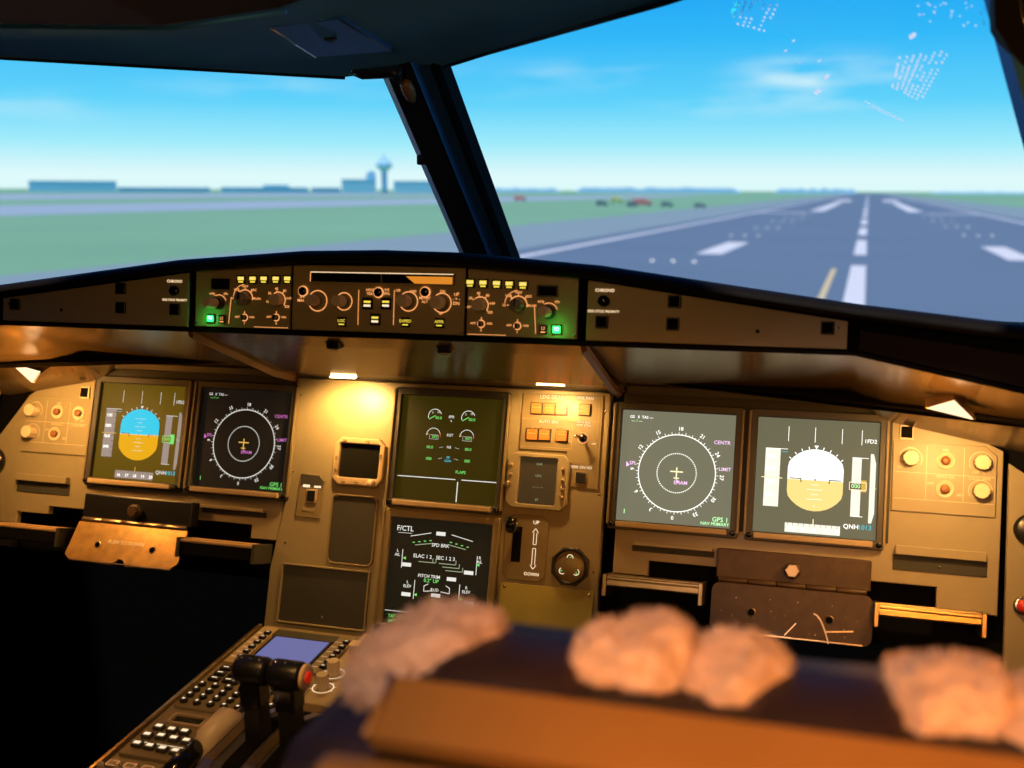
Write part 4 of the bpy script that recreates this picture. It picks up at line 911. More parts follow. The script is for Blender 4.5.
# =================================================================== WINDOW POSTS, CEILING, GLASS
PDIR = V((0, .303, -.252)).normalized()
PA = V((0, -.14, 1.572)); PB = PA+PDIR*.52
def sweep(A_, B_, prof, m, taper=1.0):
    t = (B_-A_).normalized(); x = V((1, 0, 0)); x = (x-t*x.dot(t)).normalized(); n = x.cross(t)
    if n.y > 0: n = -n
    b = MB(); b.loft([[P_+x*(a*f)+n*(c*f) for a, c in prof] for P_, f in ((A_, 1), (B_, taper))], m); return b
o = sweep(PA, PB, [(-.048, -.012), (-.044, .012), (-.026, .030), (.010, .030), (.017, .018), (.030, .014), (.036, .02), (.042, .012), (.042, -.012)], 'post').build('trim_centre_post'); struct(o, 'dark blue-black sloping centre window post')
struct(sweep(PA, PB, [(.036, -.013), (.035, .018), (.038, .023), (.044, .016), (.0445, -.013)], 'void').build('trim_post_seal'), 'black rubber seal along the right side of the centre post')
struct(sweep(PA, PB, [(.0125, .0285), (.0135, .0305), (.0175, .0215), (.030, .0165), (.0295, .0140), (.0165, .0178)], mat('post_sky_reflection', (.07, .28, .62), .42, metal=.7)).build('trim_post_sky_reflection'), 'blue strip of reflected sky along the face of the centre post')  # sky reflected on the post, put in as a separate blue strip
# pillar right
TD = V((1, -.55, .05))
PN = TD.cross(PDIR).normalized()     # pane normal right
def mx(v): return V((-v.x, v.y, v.z))
P0 = V((0, -.085, 1.54))
def pane_pt(px, py): return hit(px, py, P0, PN)
# top edge of right pane by true line through two picture points
rt0, rt1 = pane_pt(447, 68), pane_pt(665, 0)
q0, q1 = pane_pt(985, 0), pane_pt(1028, 160)
pdn = (q1-q0).normalized(); pa = q0-pdn*.06; pb = q0+pdn*.55
# intersect the top line with the pillar line
ed = (rt1-rt0).normalized()
def isect(a, d, c, e):
    n = d.cross(e); t_ = (c-a).cross(e).dot(n)/n.dot(n); return a+d*t_
tc = isect(rt0, ed, q0, pdn)
bl = P0+PDIR*.45; br = q0+pdn*.50
def pane(sg, label):
    t = thing('window_pane', label, 'window')
    f = (lambda v: v) if sg > 0 else mx
    pts = [P0+ed*.0+V((0, 0, 0)), tc, br, bl]
    pts = [f(p) for p in pts]; n = PN if sg > 0 else mx(PN)
    b = MB(); b.loft([pts, [p+n*.006 for p in pts]], M['glass']); o = b.build('window_1' if sg > 0 else 'window_2'); return o
PNL = mx(PN)
def pane_l(px, py): return hit(px, py, P0, PNL)
la, lb = pane_l(345, 77), pane_l(0, 57); led = (lb-la).normalized()
gm = bpy.data.materials.new('windscreen_glass'); gm.use_nodes = True; nt = gm.node_tree; nt.nodes.clear()
o_ = nt.nodes.new('ShaderNodeOutputMaterial'); tr = nt.nodes.new('ShaderNodeBsdfTransparent'); gl = nt.nodes.new('ShaderNodeBsdfGlossy'); mxs = nt.nodes.new('ShaderNodeMixShader')
tr.inputs[0].default_value = (.985, .995, 1, 1); gl.inputs['Roughness'].default_value = .02; mxs.inputs[0].default_value = .018
nt.links.new(tr.outputs[0], mxs.inputs[1]); nt.links.new(gl.outputs[0], mxs.inputs[2]); nt.links.new(mxs.outputs[0], o_.inputs[0]); M['glass'] = gm
def mkpane(sg):
    f = (lambda v: v) if sg > 0 else mx
    pts = [P0, tc, br, bl] if sg > 0 else [P0, la+led*.9, mx(br)+V((-.1, 0, 0)), bl]; n = f(PN)
    b = MB(); b.loft([pts, [p+n*.006 for p in pts]], gm); return b.build('window_1' if sg > 0 else 'window_2')
wr = struct(mkpane(1), 'right windscreen pane looking onto the runway'); wl = struct(mkpane(-1), 'left windscreen pane looking over grass to the airport buildings')
# reflections on the right pane, drawn as bright marks
refl = mat('glass_reflection', (.9, .95, 1), .6); nt = refl.node_tree; pr = nt.nodes['Principled BSDF']; tl = nt.nodes.new('ShaderNodeBsdfTranslucent'); tl.inputs[0].default_value = (1, 1, 1, 1); ms = nt.nodes.new('ShaderNodeMixShader'); ms.inputs[0].default_value = .95
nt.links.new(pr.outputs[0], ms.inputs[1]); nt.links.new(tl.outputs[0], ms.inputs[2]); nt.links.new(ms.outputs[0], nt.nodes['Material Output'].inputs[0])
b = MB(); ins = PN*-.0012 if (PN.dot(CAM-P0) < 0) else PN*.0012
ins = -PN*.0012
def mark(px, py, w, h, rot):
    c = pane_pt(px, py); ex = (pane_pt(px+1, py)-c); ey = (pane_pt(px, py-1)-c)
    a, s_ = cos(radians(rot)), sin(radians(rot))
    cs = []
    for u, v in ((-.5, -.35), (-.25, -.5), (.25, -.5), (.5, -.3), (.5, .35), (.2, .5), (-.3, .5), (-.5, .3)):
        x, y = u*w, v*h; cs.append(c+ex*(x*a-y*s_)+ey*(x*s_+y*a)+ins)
    b.add(cs, [tuple(range(8))], refl)
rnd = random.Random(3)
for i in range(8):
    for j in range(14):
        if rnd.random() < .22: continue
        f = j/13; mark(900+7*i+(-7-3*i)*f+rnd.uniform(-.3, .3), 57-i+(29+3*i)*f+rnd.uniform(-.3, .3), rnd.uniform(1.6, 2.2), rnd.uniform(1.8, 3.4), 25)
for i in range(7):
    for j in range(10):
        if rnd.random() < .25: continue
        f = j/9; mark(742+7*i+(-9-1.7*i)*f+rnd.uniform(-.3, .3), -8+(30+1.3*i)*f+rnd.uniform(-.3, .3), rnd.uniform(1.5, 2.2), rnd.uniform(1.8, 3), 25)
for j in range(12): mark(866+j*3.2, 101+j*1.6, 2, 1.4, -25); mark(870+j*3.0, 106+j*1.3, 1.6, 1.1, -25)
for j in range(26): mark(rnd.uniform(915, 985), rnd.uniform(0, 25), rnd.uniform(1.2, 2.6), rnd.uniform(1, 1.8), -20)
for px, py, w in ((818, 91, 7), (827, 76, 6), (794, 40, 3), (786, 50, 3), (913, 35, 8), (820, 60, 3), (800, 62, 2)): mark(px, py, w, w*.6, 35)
b.build('reflection_marks', wr, 'rows of small white reflections drawn on the glass', 'stuff')

tp = (q0-pdn*.1, q0+pdn*.6)
for sg in (-1, 1):
    f = (lambda v: v) if sg > 0 else mx
    a, c = f(tp[0]), f(tp[1]); t_ = (c-a).normalized(); x = V((1, 0, 0)); x = (x-t_*x.dot(t_)).normalized(); n = x.cross(t_); n = -n if n.y > 0 else n
    b = MB(); w0 = .0; pr_ = [(0, -.02), (0, .008), (sg*.012, .03), (sg*.07, .05), (sg*.16, .05), (sg*.16, -.02)]
    b.loft([[p+x*u+n*v for u, v in pr_] for p in (a, c)], 'lining'); struct(b.build('trim_right_post' if sg > 0 else 'trim_left_post'), 'blue-lit sloping side window post')
# ceiling surface over the panes
PNL = mx(PN)
def pane_l(px, py): return hit(px, py, P0, PNL)
la, lb = pane_l(345, 77), pane_l(0, 57); led = (lb-la).normalized()
L0 = [la+led*1.0, lb, la, P0+V((0, -.02, .0)), rt0, rt1, tc, tc+ed*.35]
YB = -.50
def yb(px, py, Y=YB): return hit(px, py, (0, Y, 0), (0, 1, 0))
hl = [yb(-330, 28), yb(0, 25), yb(170, 27), yb(285, 10), yb(350, -14), yb(520, -60), yb(800, -90), yb(1300, -120)]
L1 = hl
def mkceil():
    b = MB(); n = len(L0); L2 = [V((p.x, p.y-.05, p.z+.012)) for p in L1]; L3 = [V((p.x*1.2, -3.0, 1.82)) for p in L0]; vs = []; fs = []
    for row in (L0, L1, L2, L3): vs += row
    for r in range(3):
        for i in range(n-1): fs.append((r*n+i, r*n+i+1, (r+1)*n+i+1, (r+1)*n+i))
    k = len(vs); vs += [v+V((0, .02, .05)) for v in vs]; fs += [tuple(j+k for j in f_) for f_ in fs]; fs += [(i, i+1, k+i+1, k+i) for i in range(n-1)]
    b.add(vs, fs, 'lining', True); return b.build('ceiling')
ce = struct(mkceil(), 'dark blue-lit cockpit ceiling lining above the windscreen')
from mathutils.bvhtree import BVHTree
bv = BVHTree.FromPolygons([v.co for v in ce.data.vertices], [tuple(p.vertices) for p in ce.data.polygons])
def on_ceil(px, py): d = (FW+(px-512)/FPX*RT-(py-384)/FPX*UP).normalized(); h_ = bv.ray_cast(CAM, d); return h_[0]
for sg, q in ((1, [P0+V((0, -.004, -.002)), rt1+V((0, -.002, -.003)), tc+ed*.2]), (-1, [la, lb, la+led*.9])):
    b = MB(); b.tube(q, .0035, 'post', 8); struct(b.build('trim_window_top'), 'thin dark rim along the top of the %s windscreen' % ('right' if sg > 0 else 'left'))
hp = [on_ceil(*p) for p in ((270, 26), (340, 18), (391, 50), (316, 56))]
dn = V((0, -.002, -.005))
t = thing('ceiling_hatch', 'dark square hatch with small vent in the ceiling beside the centre post', 'hatch', (0, 0, 0))
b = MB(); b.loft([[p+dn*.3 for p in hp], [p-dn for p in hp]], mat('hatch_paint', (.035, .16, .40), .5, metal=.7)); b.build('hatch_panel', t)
c = sum(hp, V())/4; b = MB(); b.X = Matrix.Translation(c+dn) @ Matrix.Rotation(pi, 4, 'X'); b.lathe([(.008, -.005), (.008, -.0025), (.006, -.002), (.005, -.003)], 'black', 0, 0, 20); b.build('vent', t)
for q in ((0, 3), (1, 2)): b = MB(); b.tube([hp[q[0]]+dn*.3, hp[q[1]]+dn*.3], .0011, 'black' if q[0] else 'chrome', 6); b.build('edge_strip', t)
# bracket at top of the post (sun visor arm)
p = hit(362, 74, (0, -.16, 0), (0, 1, 0)); p2 = hit(392, 72, (0, -.15, 0), (0, 1, 0))
b = MB(); b.tube([p+V((-.012, 0, .002)), p, p2, p2+V((.012, .0, -.004))], [.004, .007, .008, .012], 'post', 12); b.tube([p+V((-.014, 0, .003)), p+V((-.008, 0, .009))], .0022, 'chrome', 8)
tag(b.build('visor_bracket'), 'small dark visor bracket at the top of the centre post', 'bracket')
# warm light reflected on the post top, put in as an amber cap
p = PA+PDIR*.070+V((-.002, -.036, -.016)); b = MB(); b.X = Matrix.Translation(p) @ (-PDIR).to_track_quat('Z', 'Y').to_matrix().to_4x4(); b.lathe([(.004, -.02), (.0075, -.012), (.009, 0), (.008, .012), (.004, .016)], mat('amber_highlight', (.35, .17, .07), .3), 0, 0, 16)
tag(b.build('post_warm_highlight'), 'small amber highlight shaped as a cap on top of the centre post', 'lamp')
p = hit(424, 160, (-.03, 0, 0), (1, 0, 0)); b = MB(); b.box(p.x-.008, p.y-.01, p.z-.007, p.x+.014, p.y+.008, p.z+.007, 'black', .002); tag(b.build('post_clip'), 'small black clip halfway down the centre window post', 'clip')
# grab handle at the top right
pp = [pane_pt(*p)+V((0, -.05, 0)) for p in ((984, -30), (988, 34), (1003, 58), (1030, 84), (1060, 60), (1040, -30))]
b = MB(); b.loft([pp, [p+V((.0, .035, .0)) for p in pp]], 'lining2')
t = thing('visor_mount', 'dark angular visor mount at the top right corner of the windscreen', 'bracket', (0, 0, 0)); b.build('body', t)
b = MB(); b.tube([pane_pt(1009, -30)+V((0, -.055, 0)), pane_pt(1013, 20)+V((0, -.055, 0)), pane_pt(1019, 50)+V((0, -.055, 0))], .0016, 'chrome', 6); b.build('rod', t)
# overhead panel (dark edge at the top left)
hk = [p+V((0, -.012, .0)) for p in hl]
b = MB(); n = len(hk); vs = [v for v in hk]+[V((p.x, -2.2, 1.74)) for p in hk]; fs = [(i, i+1, n+i+1, n+i) for i in range(n-1)]; k = len(vs); vs += [v+V((0, -.004, .03)) for v in vs]; fs += [tuple(q+k for q in f) for f in fs]+[(i, k+i, k+i+1, i+1) for i in range(n-1)]; b.add(vs, fs, 'lining2')
t = thing('overhead_panel', 'black lower edge of the overhead panel across the top left', 'overhead panel', (0, 0, 0)); b.build('housing', t)
b = MB(); b.tube([p+V((0, .002, -.001)) for p in hl[:4]], .003, 'lining', 8); b.build('edge_bead', t)

# shell
def quad(name, pts, m, th=V((0, 0, 0)), label=None):
    b = MB(); pts = [V(p) for p in pts]; b.loft([pts, [p+th for p in pts]], m); return struct(b.build(name), label)
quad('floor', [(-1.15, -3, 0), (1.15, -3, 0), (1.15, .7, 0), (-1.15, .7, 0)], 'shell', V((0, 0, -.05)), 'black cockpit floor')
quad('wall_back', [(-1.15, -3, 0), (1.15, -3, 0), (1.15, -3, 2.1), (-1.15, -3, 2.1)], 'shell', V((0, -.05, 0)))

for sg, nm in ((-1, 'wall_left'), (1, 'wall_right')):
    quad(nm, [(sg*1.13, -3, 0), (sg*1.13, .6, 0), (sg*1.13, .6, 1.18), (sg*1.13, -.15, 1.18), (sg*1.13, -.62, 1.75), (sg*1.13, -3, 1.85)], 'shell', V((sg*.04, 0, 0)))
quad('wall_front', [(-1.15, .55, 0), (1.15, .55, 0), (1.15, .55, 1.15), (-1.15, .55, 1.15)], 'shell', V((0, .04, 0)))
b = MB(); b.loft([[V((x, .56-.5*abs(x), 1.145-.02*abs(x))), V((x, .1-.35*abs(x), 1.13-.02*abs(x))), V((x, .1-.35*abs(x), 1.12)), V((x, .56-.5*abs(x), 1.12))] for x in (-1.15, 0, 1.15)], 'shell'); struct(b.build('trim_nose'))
for sg in (-1, 1): # close the shell beyond the side posts
    f = (lambda v: v) if sg > 0 else mx
    b = MB(); a_, b__ = f(tp[0]+V((.1, -.0, .05))), f(tp[1]+V((.1, 0, 0)))
    b.loft([[a_, b__, V((sg*1.15, -.15, 1.1)), V((sg*1.15, -.7, 1.8))], [a_+V((sg*.01, .03, 0)), b__+V((sg*.01, .03, 0)), V((sg*1.17, -.12, 1.1)), V((sg*1.17, -.67, 1.8))]], 'lining2'); struct(b.build('trim_side_fairing'))

# =================================================================== SEAT (foreground)
st = thing('pilot_seat', 'blurred pilot seat back in the foreground with sheepskin cover and brown shell', 'seat', (.60, -1.0, 0))
def sp(px, py, Y): return hit(px, py, (0, Y, 0), (0, 1, 0))-V((.60, -1.0, 0))
# upper shell panel : sloped face
SY = -1.065
def shellbox(x0, x1, z0, z1, y0, y1, m, bev): b = MB(); b.box(x0, y0, z0, x1, y1, z1, m, bev); return b
p1, p2 = sp(393, 676, -1.06), sp(366, 734, -1.095)
zz1, zz2 = p1.z, min(p2.z, p1.z-.012)
b = MB(); b.loft([[V((xa, -.060, zz1)), V((xb, -.095, zz2)), V((xb, -.088, zz2-.010)), V((xa, -.045, zz1-.014))] for xa, xb in ((p1.x, p2.x), (.30, .30))], 'seatsh')
b.tube([V((p1.x, -.060, zz1)), V((p2.x, -.095, zz2))], .002, 'seatsh', 8); b.build('upper_back_panel', st)
b = shellbox(p2.x-.016, .30, .55, zz2-.005, -.116, -.1005, 'seatsh', .004); b.build('lower_back_panel', st)
b = shellbox(p2.x-.008, .29, .55, zz2-.022, -.102, -.05, 'void', .003); b.build('panel_gap', st)
b = shellbox(p1.x-.004, .29, .5, zz1-.012, -.058, .02, 'seatdk', .012); b.build('seat_core', st)
q1 = sp(318, 760, -.98); q2 = sp(352, 700, -.98); b = shellbox(q1.x, .31, .45, q2.z, -.045, .07, mat('seat_side_fabric', (.07, .05, .09), .7), .022); b.build('backrest', st)
b = shellbox(-.27, .30, .40, .50, -.05, .45, 'seatdk', .03); b.build('seat_cushion', st)
b = shellbox(-.20, .22, .02, .40, .0, .35, 'seatdk', .02); b.build('seat_base', st)
def tuft(px0, px1, ytop, ybot, Y=-.995, depth=.028, name='sheepskin_tuft', slope=0, sd=0):
    cx, cy = (px0+px1)/2, (ytop+ybot)/2; c = sp(cx, cy, Y); e = sp(px1, cy+slope*(px1-px0)/2, Y)-c; u = sp(cx, ytop, Y)-c
    ms_ = bmesh.new(); bmesh.ops.create_icosphere(ms_, subdivisions=5, radius=1)
    b = MB(); vs = []
    for v in ms_.verts:
        p = v.co.copy(); q = V((abs(p.x)**.8*(1 if p.x > 0 else -1), p.y, abs(p.z)**.85*(1 if p.z > 0 else -1)))
        w = c+e*q.x+V((0, depth, 0))*q.y+V((0, 0, u.length))*q.z
        nn = noise.noise(w*38+V((sd, 0, 0)))*.0055+noise.noise(w*110)*.0035+noise.noise(w*320)*.0018
        vs.append(w+p.normalized()*nn)
    b.add(vs, [tuple(v.index for v in f.verts) for f in ms_.faces], 'wool', True); ms_.free()
    # wool hairs: short tapered tufts all over
    r_ = random.Random(sd+5); hv = []; hf = []
    for i in range(1500):
        v = vs[r_.randrange(len(vs))]; d = (v-c); d = V((d.x/e.length**2, d.y/depth**2, d.z/u.length**2)).normalized()+V((r_.uniform(-.5, .5), r_.uniform(-.5, .5), r_.uniform(-.2, .6))); d.normalize()
        L_ = r_.uniform(.002, .005); s_ = d.cross(V((0, 0, 1))).normalized()*.0006; s2 = d.cross(s_).normalized()*.0006; k = len(hv)
        hv += [v+s_, v-s_*.5+s2, v-s_*.5-s2, v+d*L_]; hf += [(k, k+1, k+3), (k+1, k+2, k+3), (k+2, k, k+3)]
    b.add(hv, hf, 'wool'); return b.build(name, st)
tuft(352, 430, 634, 700, sd=1); tuft(384, 497, 610, 680, sd=2)
tuft(574, 690, 620, 690, sd=3); tuft(676, 788, 644, 696, sd=4)
tuft(886, 1010, 668, 730, Y=-1.0, sd=5); tuft(975, 1110, 690, 770, Y=-1.0, sd=6)
def strapm(px, py0, py1, Y, label=None):
    b = MB(); rings = []
    for k in range(9):
        a = radians(-30+k*30); rings.append([sp(px_, py_, Y)+V((0, .038*cos(a)*(-1), .0)) for px_, py_ in ((px[0], py0), (px[1], py1))])
    a0 = sp(px[0], py0, Y); a1 = sp(px[1], py1, Y)
    R_ = []
    for x_, p in ((0, a0), (.15, a0+(a1-a0)*.12), (.85, a0+(a1-a0)*.88), (1, a1)):
        dz = 0 if x_ in (.15, .85) else -.006
        R_.append([p+V((0, -.052, -.035+dz)), p+V((0, -.050, -.012+dz)), p+V((0, -.035, -.002+dz)), p+V((0, 0, 0+dz)), p+V((0, .03, -.006+dz)), p+V((0, .04, -.05+dz)), p+V((0, .02, -.06+dz)), p+V((0, -.04, -.05+dz))])
    b.loft(R_, 'strap', True, True); b.build('strap', st, label)
strapm((455, 592), 628, 645, -.995); strapm((752, 902), 668, 682, -1.0)

# =================================================================== OUTSIDE
OUT = Matrix.Translation(CAM) @ Matrix.Rotation(radians(-1.15), 4, 'Z') @ Matrix.Rotation(radians(.5), 4, 'Y') @ Matrix.Translation((0, 0, -4.7))
M['grass'] = mat('airfield_grass', (.20, .43, .25), .9, noise_amt=.2, nscale=.02)
M['asphalt'] = mat('runway_asphalt', (.125, .19, .27), .8, noise_amt=.12, nscale=.05)
M['shoulder'] = mat('shoulder_asphalt', (.24, .34, .37), .85, noise_amt=.1, nscale=.05)
M['apron'] = mat('taxiway_concrete', (.34, .45, .53), .8, noise_amt=.1, nscale=.01)
M['paint'] = mat('runway_paint', (.8, .8, .8), .6)
M['ypaint'] = mat('yellow_paint', (.75, .6, .3), .6)
M['bld'] = mat('hazy_pale_blue_building', (.46, .80, .98), .8)  # bluish distance haze is put into both building colours
M['bld2'] = mat('hazy_blue_grey_building', (.36, .68, .92), .8)
M['vehr'] = mat('red_vehicle_paint', (.95, .28, .25), .5); M['vehy'] = mat('yellow_vehicle_paint', (.85, .8, .2), .5); M['vehd'] = mat('dark_vehicle_paint', (.14, .2, .24), .5)
def oput(o, loc, rz=0): o.matrix_world = OUT @ Matrix.Translation(loc) @ Matrix.Rotation(rz, 4, 'Z'); return o
b = MB()
b.add([(-9000, -300, 0), (9000, -300, 0), (9000, 12000, 0), (-9000, 12000, 0)], [(0, 1, 2, 3)], 'grass'); g = oput(b.build('ground'), (0, 0, 0)); struct(g, 'green airfield grass')
def strip_obj(name, label, x0, x1, y0, y1, m, z):
    b = MB(); b.box(x0, y0, z-.05, x1, y1, z, m); o = oput(b.build(name), (0, 0, 0)); return tag(o, label, 'taxiway')
rw = bpy.data.objects.new('runway', None); COL.objects.link(rw); rw.matrix_world = OUT @ Matrix.Translation((-.32, 0, 0)); rw['label'] = 'long blue-grey runway with white markings leading to the horizon'; rw['category'] = 'runway'
b = MB(); b.box(-26, -50, -.02, 26, 2300, .02, 'asphalt'); b.build('runway_surface', rw)
b = MB(); b.box(-44, -50, -.04, -26, 2300, .015, 'shoulder'); b.box(26, -50, -.04, 44, 2300, .015, 'shoulder'); b.build('shoulder', rw)
for x in (-23, 23): b = MB(); b.box(x-.45, -50, 0, x+.45, 2300, .03, 'paint'); b.build('edge_stripe', rw)
for y0, y1 in ((44, 73.5), (86, 112), (125, 150), (165, 195), (215, 245), (265, 310)):
    b = MB(); b.box(-.45, y0, 0, .45, y1, .032, 'paint'); b.build('centre_line_dash', rw)
for k in range(20): b = MB(); b.box(-.45, 330+60*k, 0, .45, 366+60*k, .032, 'paint'); b.build('centre_line_dash', rw)
for sg in (-1, 1):
    b = MB(); b.box(sg*10.8-.95, 83, 0, sg*10.8+.95, 103, .032, 'paint'); b.build('touchdown_mark', rw)
    b = MB(); b.box(sg*11-1.6, 270, 0, sg*11+1.6, 470, .032, 'paint'); b.build('aiming_block', rw)
    b = MB(); b.box(sg*11-3.5, 520, 0, sg*11+3.5, 640, .032, 'paint'); b.build('touchdown_mark', rw)
    b = MB(); b.box(min(sg*12, sg*23), 246, 0, max(sg*12, sg*23), 252, .032, 'paint'); b.build('cross_bar', rw)
b = MB(); b.box(-1.55, 44, 0, -1.25, 70, .034, 'ypaint'); b.build('yellow_lead_line', rw)
def glight(x, y, r=.12):
    b = MB(); b.lathe([(r, 0), (r, .05), (r*.6, .10)], M['rlight'], 0, 0, 10); o = b.build('runway_light'); return o
M['rlight'] = em('runway_lamp', (1, 1, 1), 1.3)
proto = glight(0, 0)
first = True
for (y) in (73, 118, 145, 172, 200, 230):
    for x in (-13.2, -11.8, -10.4):
        o = proto if first else proto.copy()
        if not first: COL.objects.link(o)
        first = False; oput(o, (x-.32, y, .03)); tag(o, 'small white light set flush in the runway surface, left of the centre line', 'runway light', 'runway lights left of the centre line')
for (y) in (128, 158, 188, 218):
    for x in (10.4, 11.8, 13.2):
        o = proto.copy(); COL.objects.link(o); oput(o, (x-.32, y, .03)); tag(o, 'small white light set flush in the runway surface, right of the centre line', 'runway light', 'runway lights right of the centre line')
strip_obj('taxiway', 'pale taxiway strip across the airfield, nearer one of the two', -225, -140, -300, 1200, 'apron', .03)
strip_obj('taxiway', 'broad pale apron strip before the far airport buildings', -620, -330, -300, 1150, 'apron', .03)
# far buildings (placed along a view direction at 1500 m)
def gdir(px, dist):
    d = OUT.to_3x3().transposed() @ (FW+(px-512)/FPX*RT-(190-384)/FPX*UP); k = dist; d2 = V((d.x, d.y, 0)); return d2.normalized()*dist, atan2(d2.y, d2.x)-pi/2
def building(name, label, px0, px1, h, dist, parts=None, m='bld', cat='building', group=None, dep=30):
    c, a = gdir((px0+px1)/2, dist); p0, _ = gdir(px0, dist); p1, _ = gdir(px1, dist); w = (p1-p0).length
    t = bpy.data.objects.new(name, None); COL.objects.link(t); oput(t, c, a); tag(t, label, cat, group)
    b = MB(); b.box(-w/2, -dep/2, 0, w/2, dep/2, h, m); b.build('walls', t)
    b = MB(); b.box(-w/2-.5, -dep/2-.5, h, w/2+.5, dep/2+.5, h+.8, 'bld2'); b.build('roof', t)
    return t, w
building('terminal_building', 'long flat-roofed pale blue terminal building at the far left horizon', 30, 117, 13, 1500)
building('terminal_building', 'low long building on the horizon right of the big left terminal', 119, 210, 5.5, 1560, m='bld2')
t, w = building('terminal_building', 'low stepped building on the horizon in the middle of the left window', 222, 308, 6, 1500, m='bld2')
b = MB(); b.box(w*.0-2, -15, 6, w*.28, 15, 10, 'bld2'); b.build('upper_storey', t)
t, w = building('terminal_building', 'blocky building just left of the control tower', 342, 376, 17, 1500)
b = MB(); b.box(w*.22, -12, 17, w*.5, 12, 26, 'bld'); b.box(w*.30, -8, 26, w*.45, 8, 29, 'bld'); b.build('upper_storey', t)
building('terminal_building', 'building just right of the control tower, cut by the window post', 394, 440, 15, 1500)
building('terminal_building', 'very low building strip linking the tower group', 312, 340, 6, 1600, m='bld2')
c, a = gdir(384.5, 1450); t = bpy.data.objects.new('control_tower', None); COL.objects.link(t); oput(t, c, a); tag(t, 'slender airport control tower with flared cab on the horizon', 'control tower')
b = MB(); b.lathe([(5, 0), (3.8, 8), (3.6, 28)], 'bld', 0, 0, 16); b.build('shaft', t)
b = MB(); b.lathe([(3.8, 27), (10.5, 34), (11, 37), (8, 38), (7.5, 43), (3, 44)], 'bld', 0, 0, 16); b.build('cab', t)
b = MB(); b.lathe([(1.4, 44), (.8, 50)], 'bld', 0, 0, 8); b.build('mast', t)
def skyline(px0, px1, h, dist, label):
    c, a = gdir((px0+px1)/2, dist); p0, _ = gdir(px0, dist); p1, _ = gdir(px1, dist); w = (p1-p0).length; b = MB(); pts = []; n = 40
    for k in range(n+1): pts.append((-w/2+w*k/n, h*(.75+.35*noise.noise(V((k*.35, px0, 0))))*min(1, k/3+.3, (n-k)/3+.3)))
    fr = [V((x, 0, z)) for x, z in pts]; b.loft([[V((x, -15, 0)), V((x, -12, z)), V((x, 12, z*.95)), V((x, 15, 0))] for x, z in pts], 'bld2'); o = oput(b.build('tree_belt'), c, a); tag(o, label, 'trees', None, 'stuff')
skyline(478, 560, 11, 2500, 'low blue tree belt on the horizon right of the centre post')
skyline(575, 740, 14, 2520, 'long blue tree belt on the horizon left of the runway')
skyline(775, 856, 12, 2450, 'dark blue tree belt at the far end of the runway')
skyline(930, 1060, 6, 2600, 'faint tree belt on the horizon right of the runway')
def vehicle(px, py, m, L_, H, label):
    d = FW+(px-512)/FPX*RT-(py-384)/FPX*UP; n = OUT.to_3x3() @ V((0, 0, 1)); O = OUT @ V((0, 0, 0)); P = CAM+d*((O-CAM).dot(n)/d.dot(n)); loc = OUT.inverted() @ P; _, a = gdir(px, 100)
    t = bpy.data.objects.new('airport_vehicle', None); COL.objects.link(t); oput(t, loc, a); tag(t, label, 'vehicle', 'airport vehicles on the grass')
    b = MB(); b.box(-L_/2, -1.2, .4, L_/2*.45, 1.2, H, m, .15); b.box(L_/2*.45, -1.15, .4, L_/2, 1.15, H*.75, m, .15); b.build('body', t)
    for x in (-L_*.33, L_*.33): b = MB(); b.X = Matrix.Translation((x, 0, .5)) @ Matrix.Rotation(pi/2, 4, 'X'); b.cyl(0, 0, -1.3, 1.3, .5, 'vehd', bev=.05); b.build('wheels', t)
vehicle(617, 203, 'vehy', 4.5, 2.2, 'small yellow vehicle on the grass left of the runway')
vehicle(642, 206, 'vehr', 6, 2.2, 'red vehicle on the grass left of the runway')
vehicle(632, 207, 'vehd', 3, 1.5, 'dark vehicle just left of the red vehicle'); vehicle(602, 206, 'vehd', 3.5, 1.6, 'dark vehicle left of the yellow vehicle')
vehicle(667, 207, 'vehd', 3.5, 1.5, 'dark vehicle just right of the red vehicle'); vehicle(700, 208, 'vehd', 3.2, 1.3, 'rightmost dark vehicle on the grass left of the runway')
vehicle(520, 201, 'vehr', 5, 2.2, 'faint red vehicle close to the centre window post')

# sky
wd = bpy.data.worlds.new('sky'); S.world = wd; wd.use_nodes = True; nt = wd.node_tree; bg = nt.nodes['Background']
tcn = nt.nodes.new('ShaderNodeTexCoord'); sep = nt.nodes.new('ShaderNodeSeparateXYZ'); mp = nt.nodes.new('ShaderNodeMapping'); mp.inputs['Rotation'].default_value = (0, radians(-.5), 0)
nt.links.new(tcn.outputs['Generated'], mp.inputs[0]); nt.links.new(mp.outputs[0], sep.inputs[0])
rp = nt.nodes.new('ShaderNodeValToRGB'); nt.links.new(sep.outputs['Z'], rp.inputs[0])
cr = rp.color_ramp
def s2l(c): return tuple(((v/255)/12.92 if v/255 <= .04045 else ((v/255+.055)/1.055)**2.4) for v in c)
stops = ((0, (226, 255, 255)), (.012, (230, 255, 255)), (.04, (165, 240, 255)), (.075, (100, 215, 255)), (.13, (52, 188, 252)), (.19, (20, 160, 246)), (.5, (10, 90, 190)), (1, (6, 60, 150)))
while len(cr.elements) < len(stops): cr.elements.new(.5)
for e_, (p_, c_) in zip(cr.elements, stops): e_.position = p_; e_.color = (*s2l(c_), 1)
mp2 = nt.nodes.new('ShaderNodeMapping'); mp2.inputs['Scale'].default_value = (5, 5, 30); mp2.inputs['Location'].default_value = (2.3, .4, 1.2); nt.links.new(tcn.outputs['Generated'], mp2.inputs[0])
nz = nt.nodes.new('ShaderNodeTexNoise'); nz.inputs['Scale'].default_value = 2.2; nz.inputs['Detail'].default_value = 4; nz.inputs['Roughness'].default_value = .5; nt.links.new(mp2.outputs[0], nz.inputs[0])
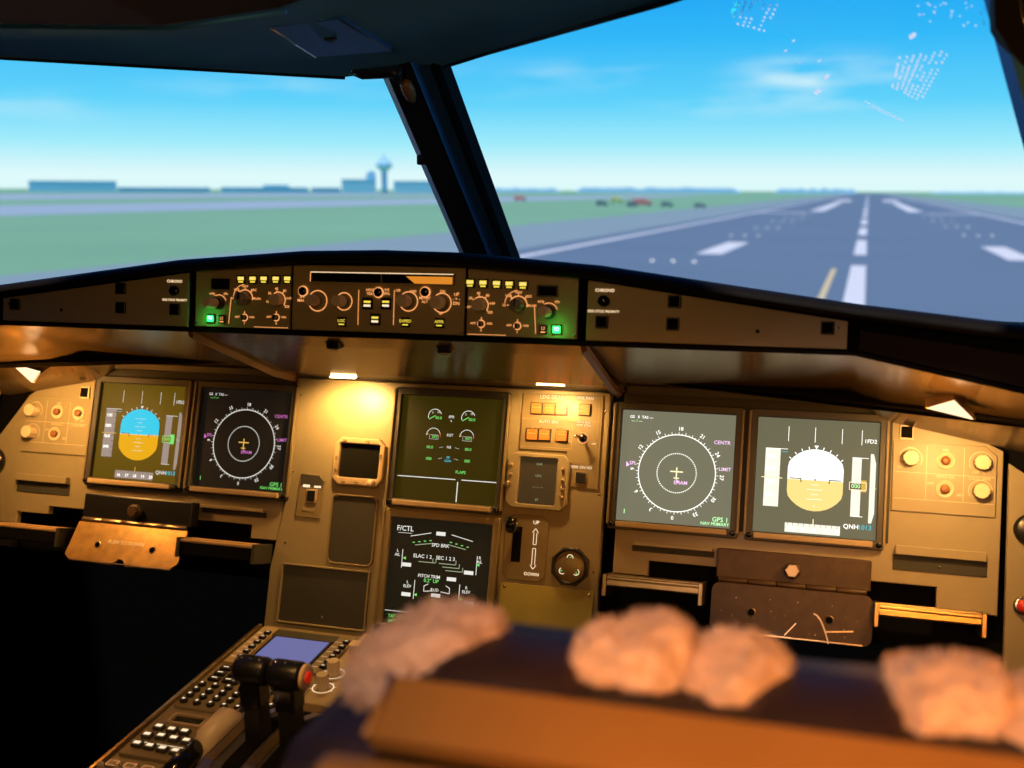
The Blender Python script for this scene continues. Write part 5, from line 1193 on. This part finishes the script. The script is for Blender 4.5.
nmr = nt.nodes.new('ShaderNodeMapRange'); nmr.inputs['From Min'].default_value = .42; nmr.inputs['From Max'].default_value = .75; nt.links.new(nz.outputs['Fac'], nmr.inputs['Value'])
tot = None
for px, py, wx, wz, amp in ((815, 75, .11, .028, 1.0), (760, 105, .14, .016, .7), (600, 72, .10, .02, .45), (430, 80, .2, .03, .25), (40, 105, .12, .02, .35), (250, 85, .12, .02, .3)):
    D = (FW+(px-512)/FPX*RT-(py-384)/FPX*UP).normalized()
    vs_ = nt.nodes.new('ShaderNodeVectorMath'); vs_.operation = 'SUBTRACT'; vs_.inputs[1].default_value = D; nt.links.new(tcn.outputs['Generated'], vs_.inputs[0])
    vm = nt.nodes.new('ShaderNodeVectorMath'); vm.operation = 'MULTIPLY'; vm.inputs[1].default_value = (1/wx, 1/wx, 1/wz); nt.links.new(vs_.outputs[0], vm.inputs[0])
    vl = nt.nodes.new('ShaderNodeVectorMath'); vl.operation = 'LENGTH'; nt.links.new(vm.outputs[0], vl.inputs[0])
    mr = nt.nodes.new('ShaderNodeMapRange'); mr.interpolation_type = 'SMOOTHSTEP'; mr.inputs['From Min'].default_value = 1.0; mr.inputs['From Max'].default_value = 0; mr.inputs['To Max'].default_value = amp; nt.links.new(vl.outputs['Value'], mr.inputs['Value'])
    if tot is None: tot = mr.outputs[0]
    else:
        ad = nt.nodes.new('ShaderNodeMath'); ad.operation = 'ADD'; nt.links.new(tot, ad.inputs[0]); nt.links.new(mr.outputs[0], ad.inputs[1]); tot = ad.outputs[0]
r2 = nt.nodes.new('ShaderNodeMath'); r2.operation = 'MULTIPLY'; r2.use_clamp = True; nt.links.new(tot, r2.inputs[0]); nt.links.new(nmr.outputs[0], r2.inputs[1])
mxn = nt.nodes.new('ShaderNodeMix'); mxn.data_type = 'RGBA'; nt.links.new(r2.outputs[0], mxn.inputs[0]); nt.links.new(rp.outputs[0], mxn.inputs[6]); mxn.inputs[7].default_value = (.72, .95, 1, 1)
nt.links.new(mxn.outputs[2], bg.inputs[0]); bg.inputs[1].default_value = 1.0
sun = add_light('sun', 'SUN', (0, -5, 10), 1.8, (1, .93, .82), to=(0, 0, 0)); sun.data.energy = 3.2; sun.data.angle = radians(4)
sun.rotation_euler = V((.05, .15, -.98)).to_track_quat('-Z', 'Y').to_euler()

# cabin lamps, with unseen fill lights added to brighten panel, glareshield and seat
add_light('cabin_fill_light', 'AREA', (.1, -2.5, 1.68), 2.5, (1, .52, .17), .5, to=(0, -.2, 1.1))  # unseen general fill added for the panel faces
add_light('cabin_reading_light', 'SPOT', (.86, -1.70, 1.42), 27, (1, .33, .03), .03, to=(.64, -1.08, 1.10), spot=40)
add_light('glareshield_fill_light', 'SPOT', (.15, -.95, 1.50), 1.1, (1, .52, .17), .03, to=(.05, -.25, 1.25), spot=75)  # unseen spot added to brighten the glareshield plates and knobs
add_light('seat_fill_light', 'SPOT', (.30, -1.75, 1.60), 16, (1, .60, .40), .05, to=(.56, -1.0, 1.17), spot=40)  # unseen warm key light added for the sheepskin
add_light('pedestal_light', 'SPOT', (.0, -.85, 1.52), 12.0, (1, .50, .14), .03, to=(-.10, -.32, .74), spot=46)

S.view_settings.view_transform = 'Standard'; S.view_settings.look = 'None'; S.view_settings.gamma = 1; S.view_settings.exposure = 0; S.view_settings.use_curve_mapping = False
S.cycles.max_bounces = 6; S.cycles.sample_clamp_indirect = 3; S.cycles.use_denoising = True
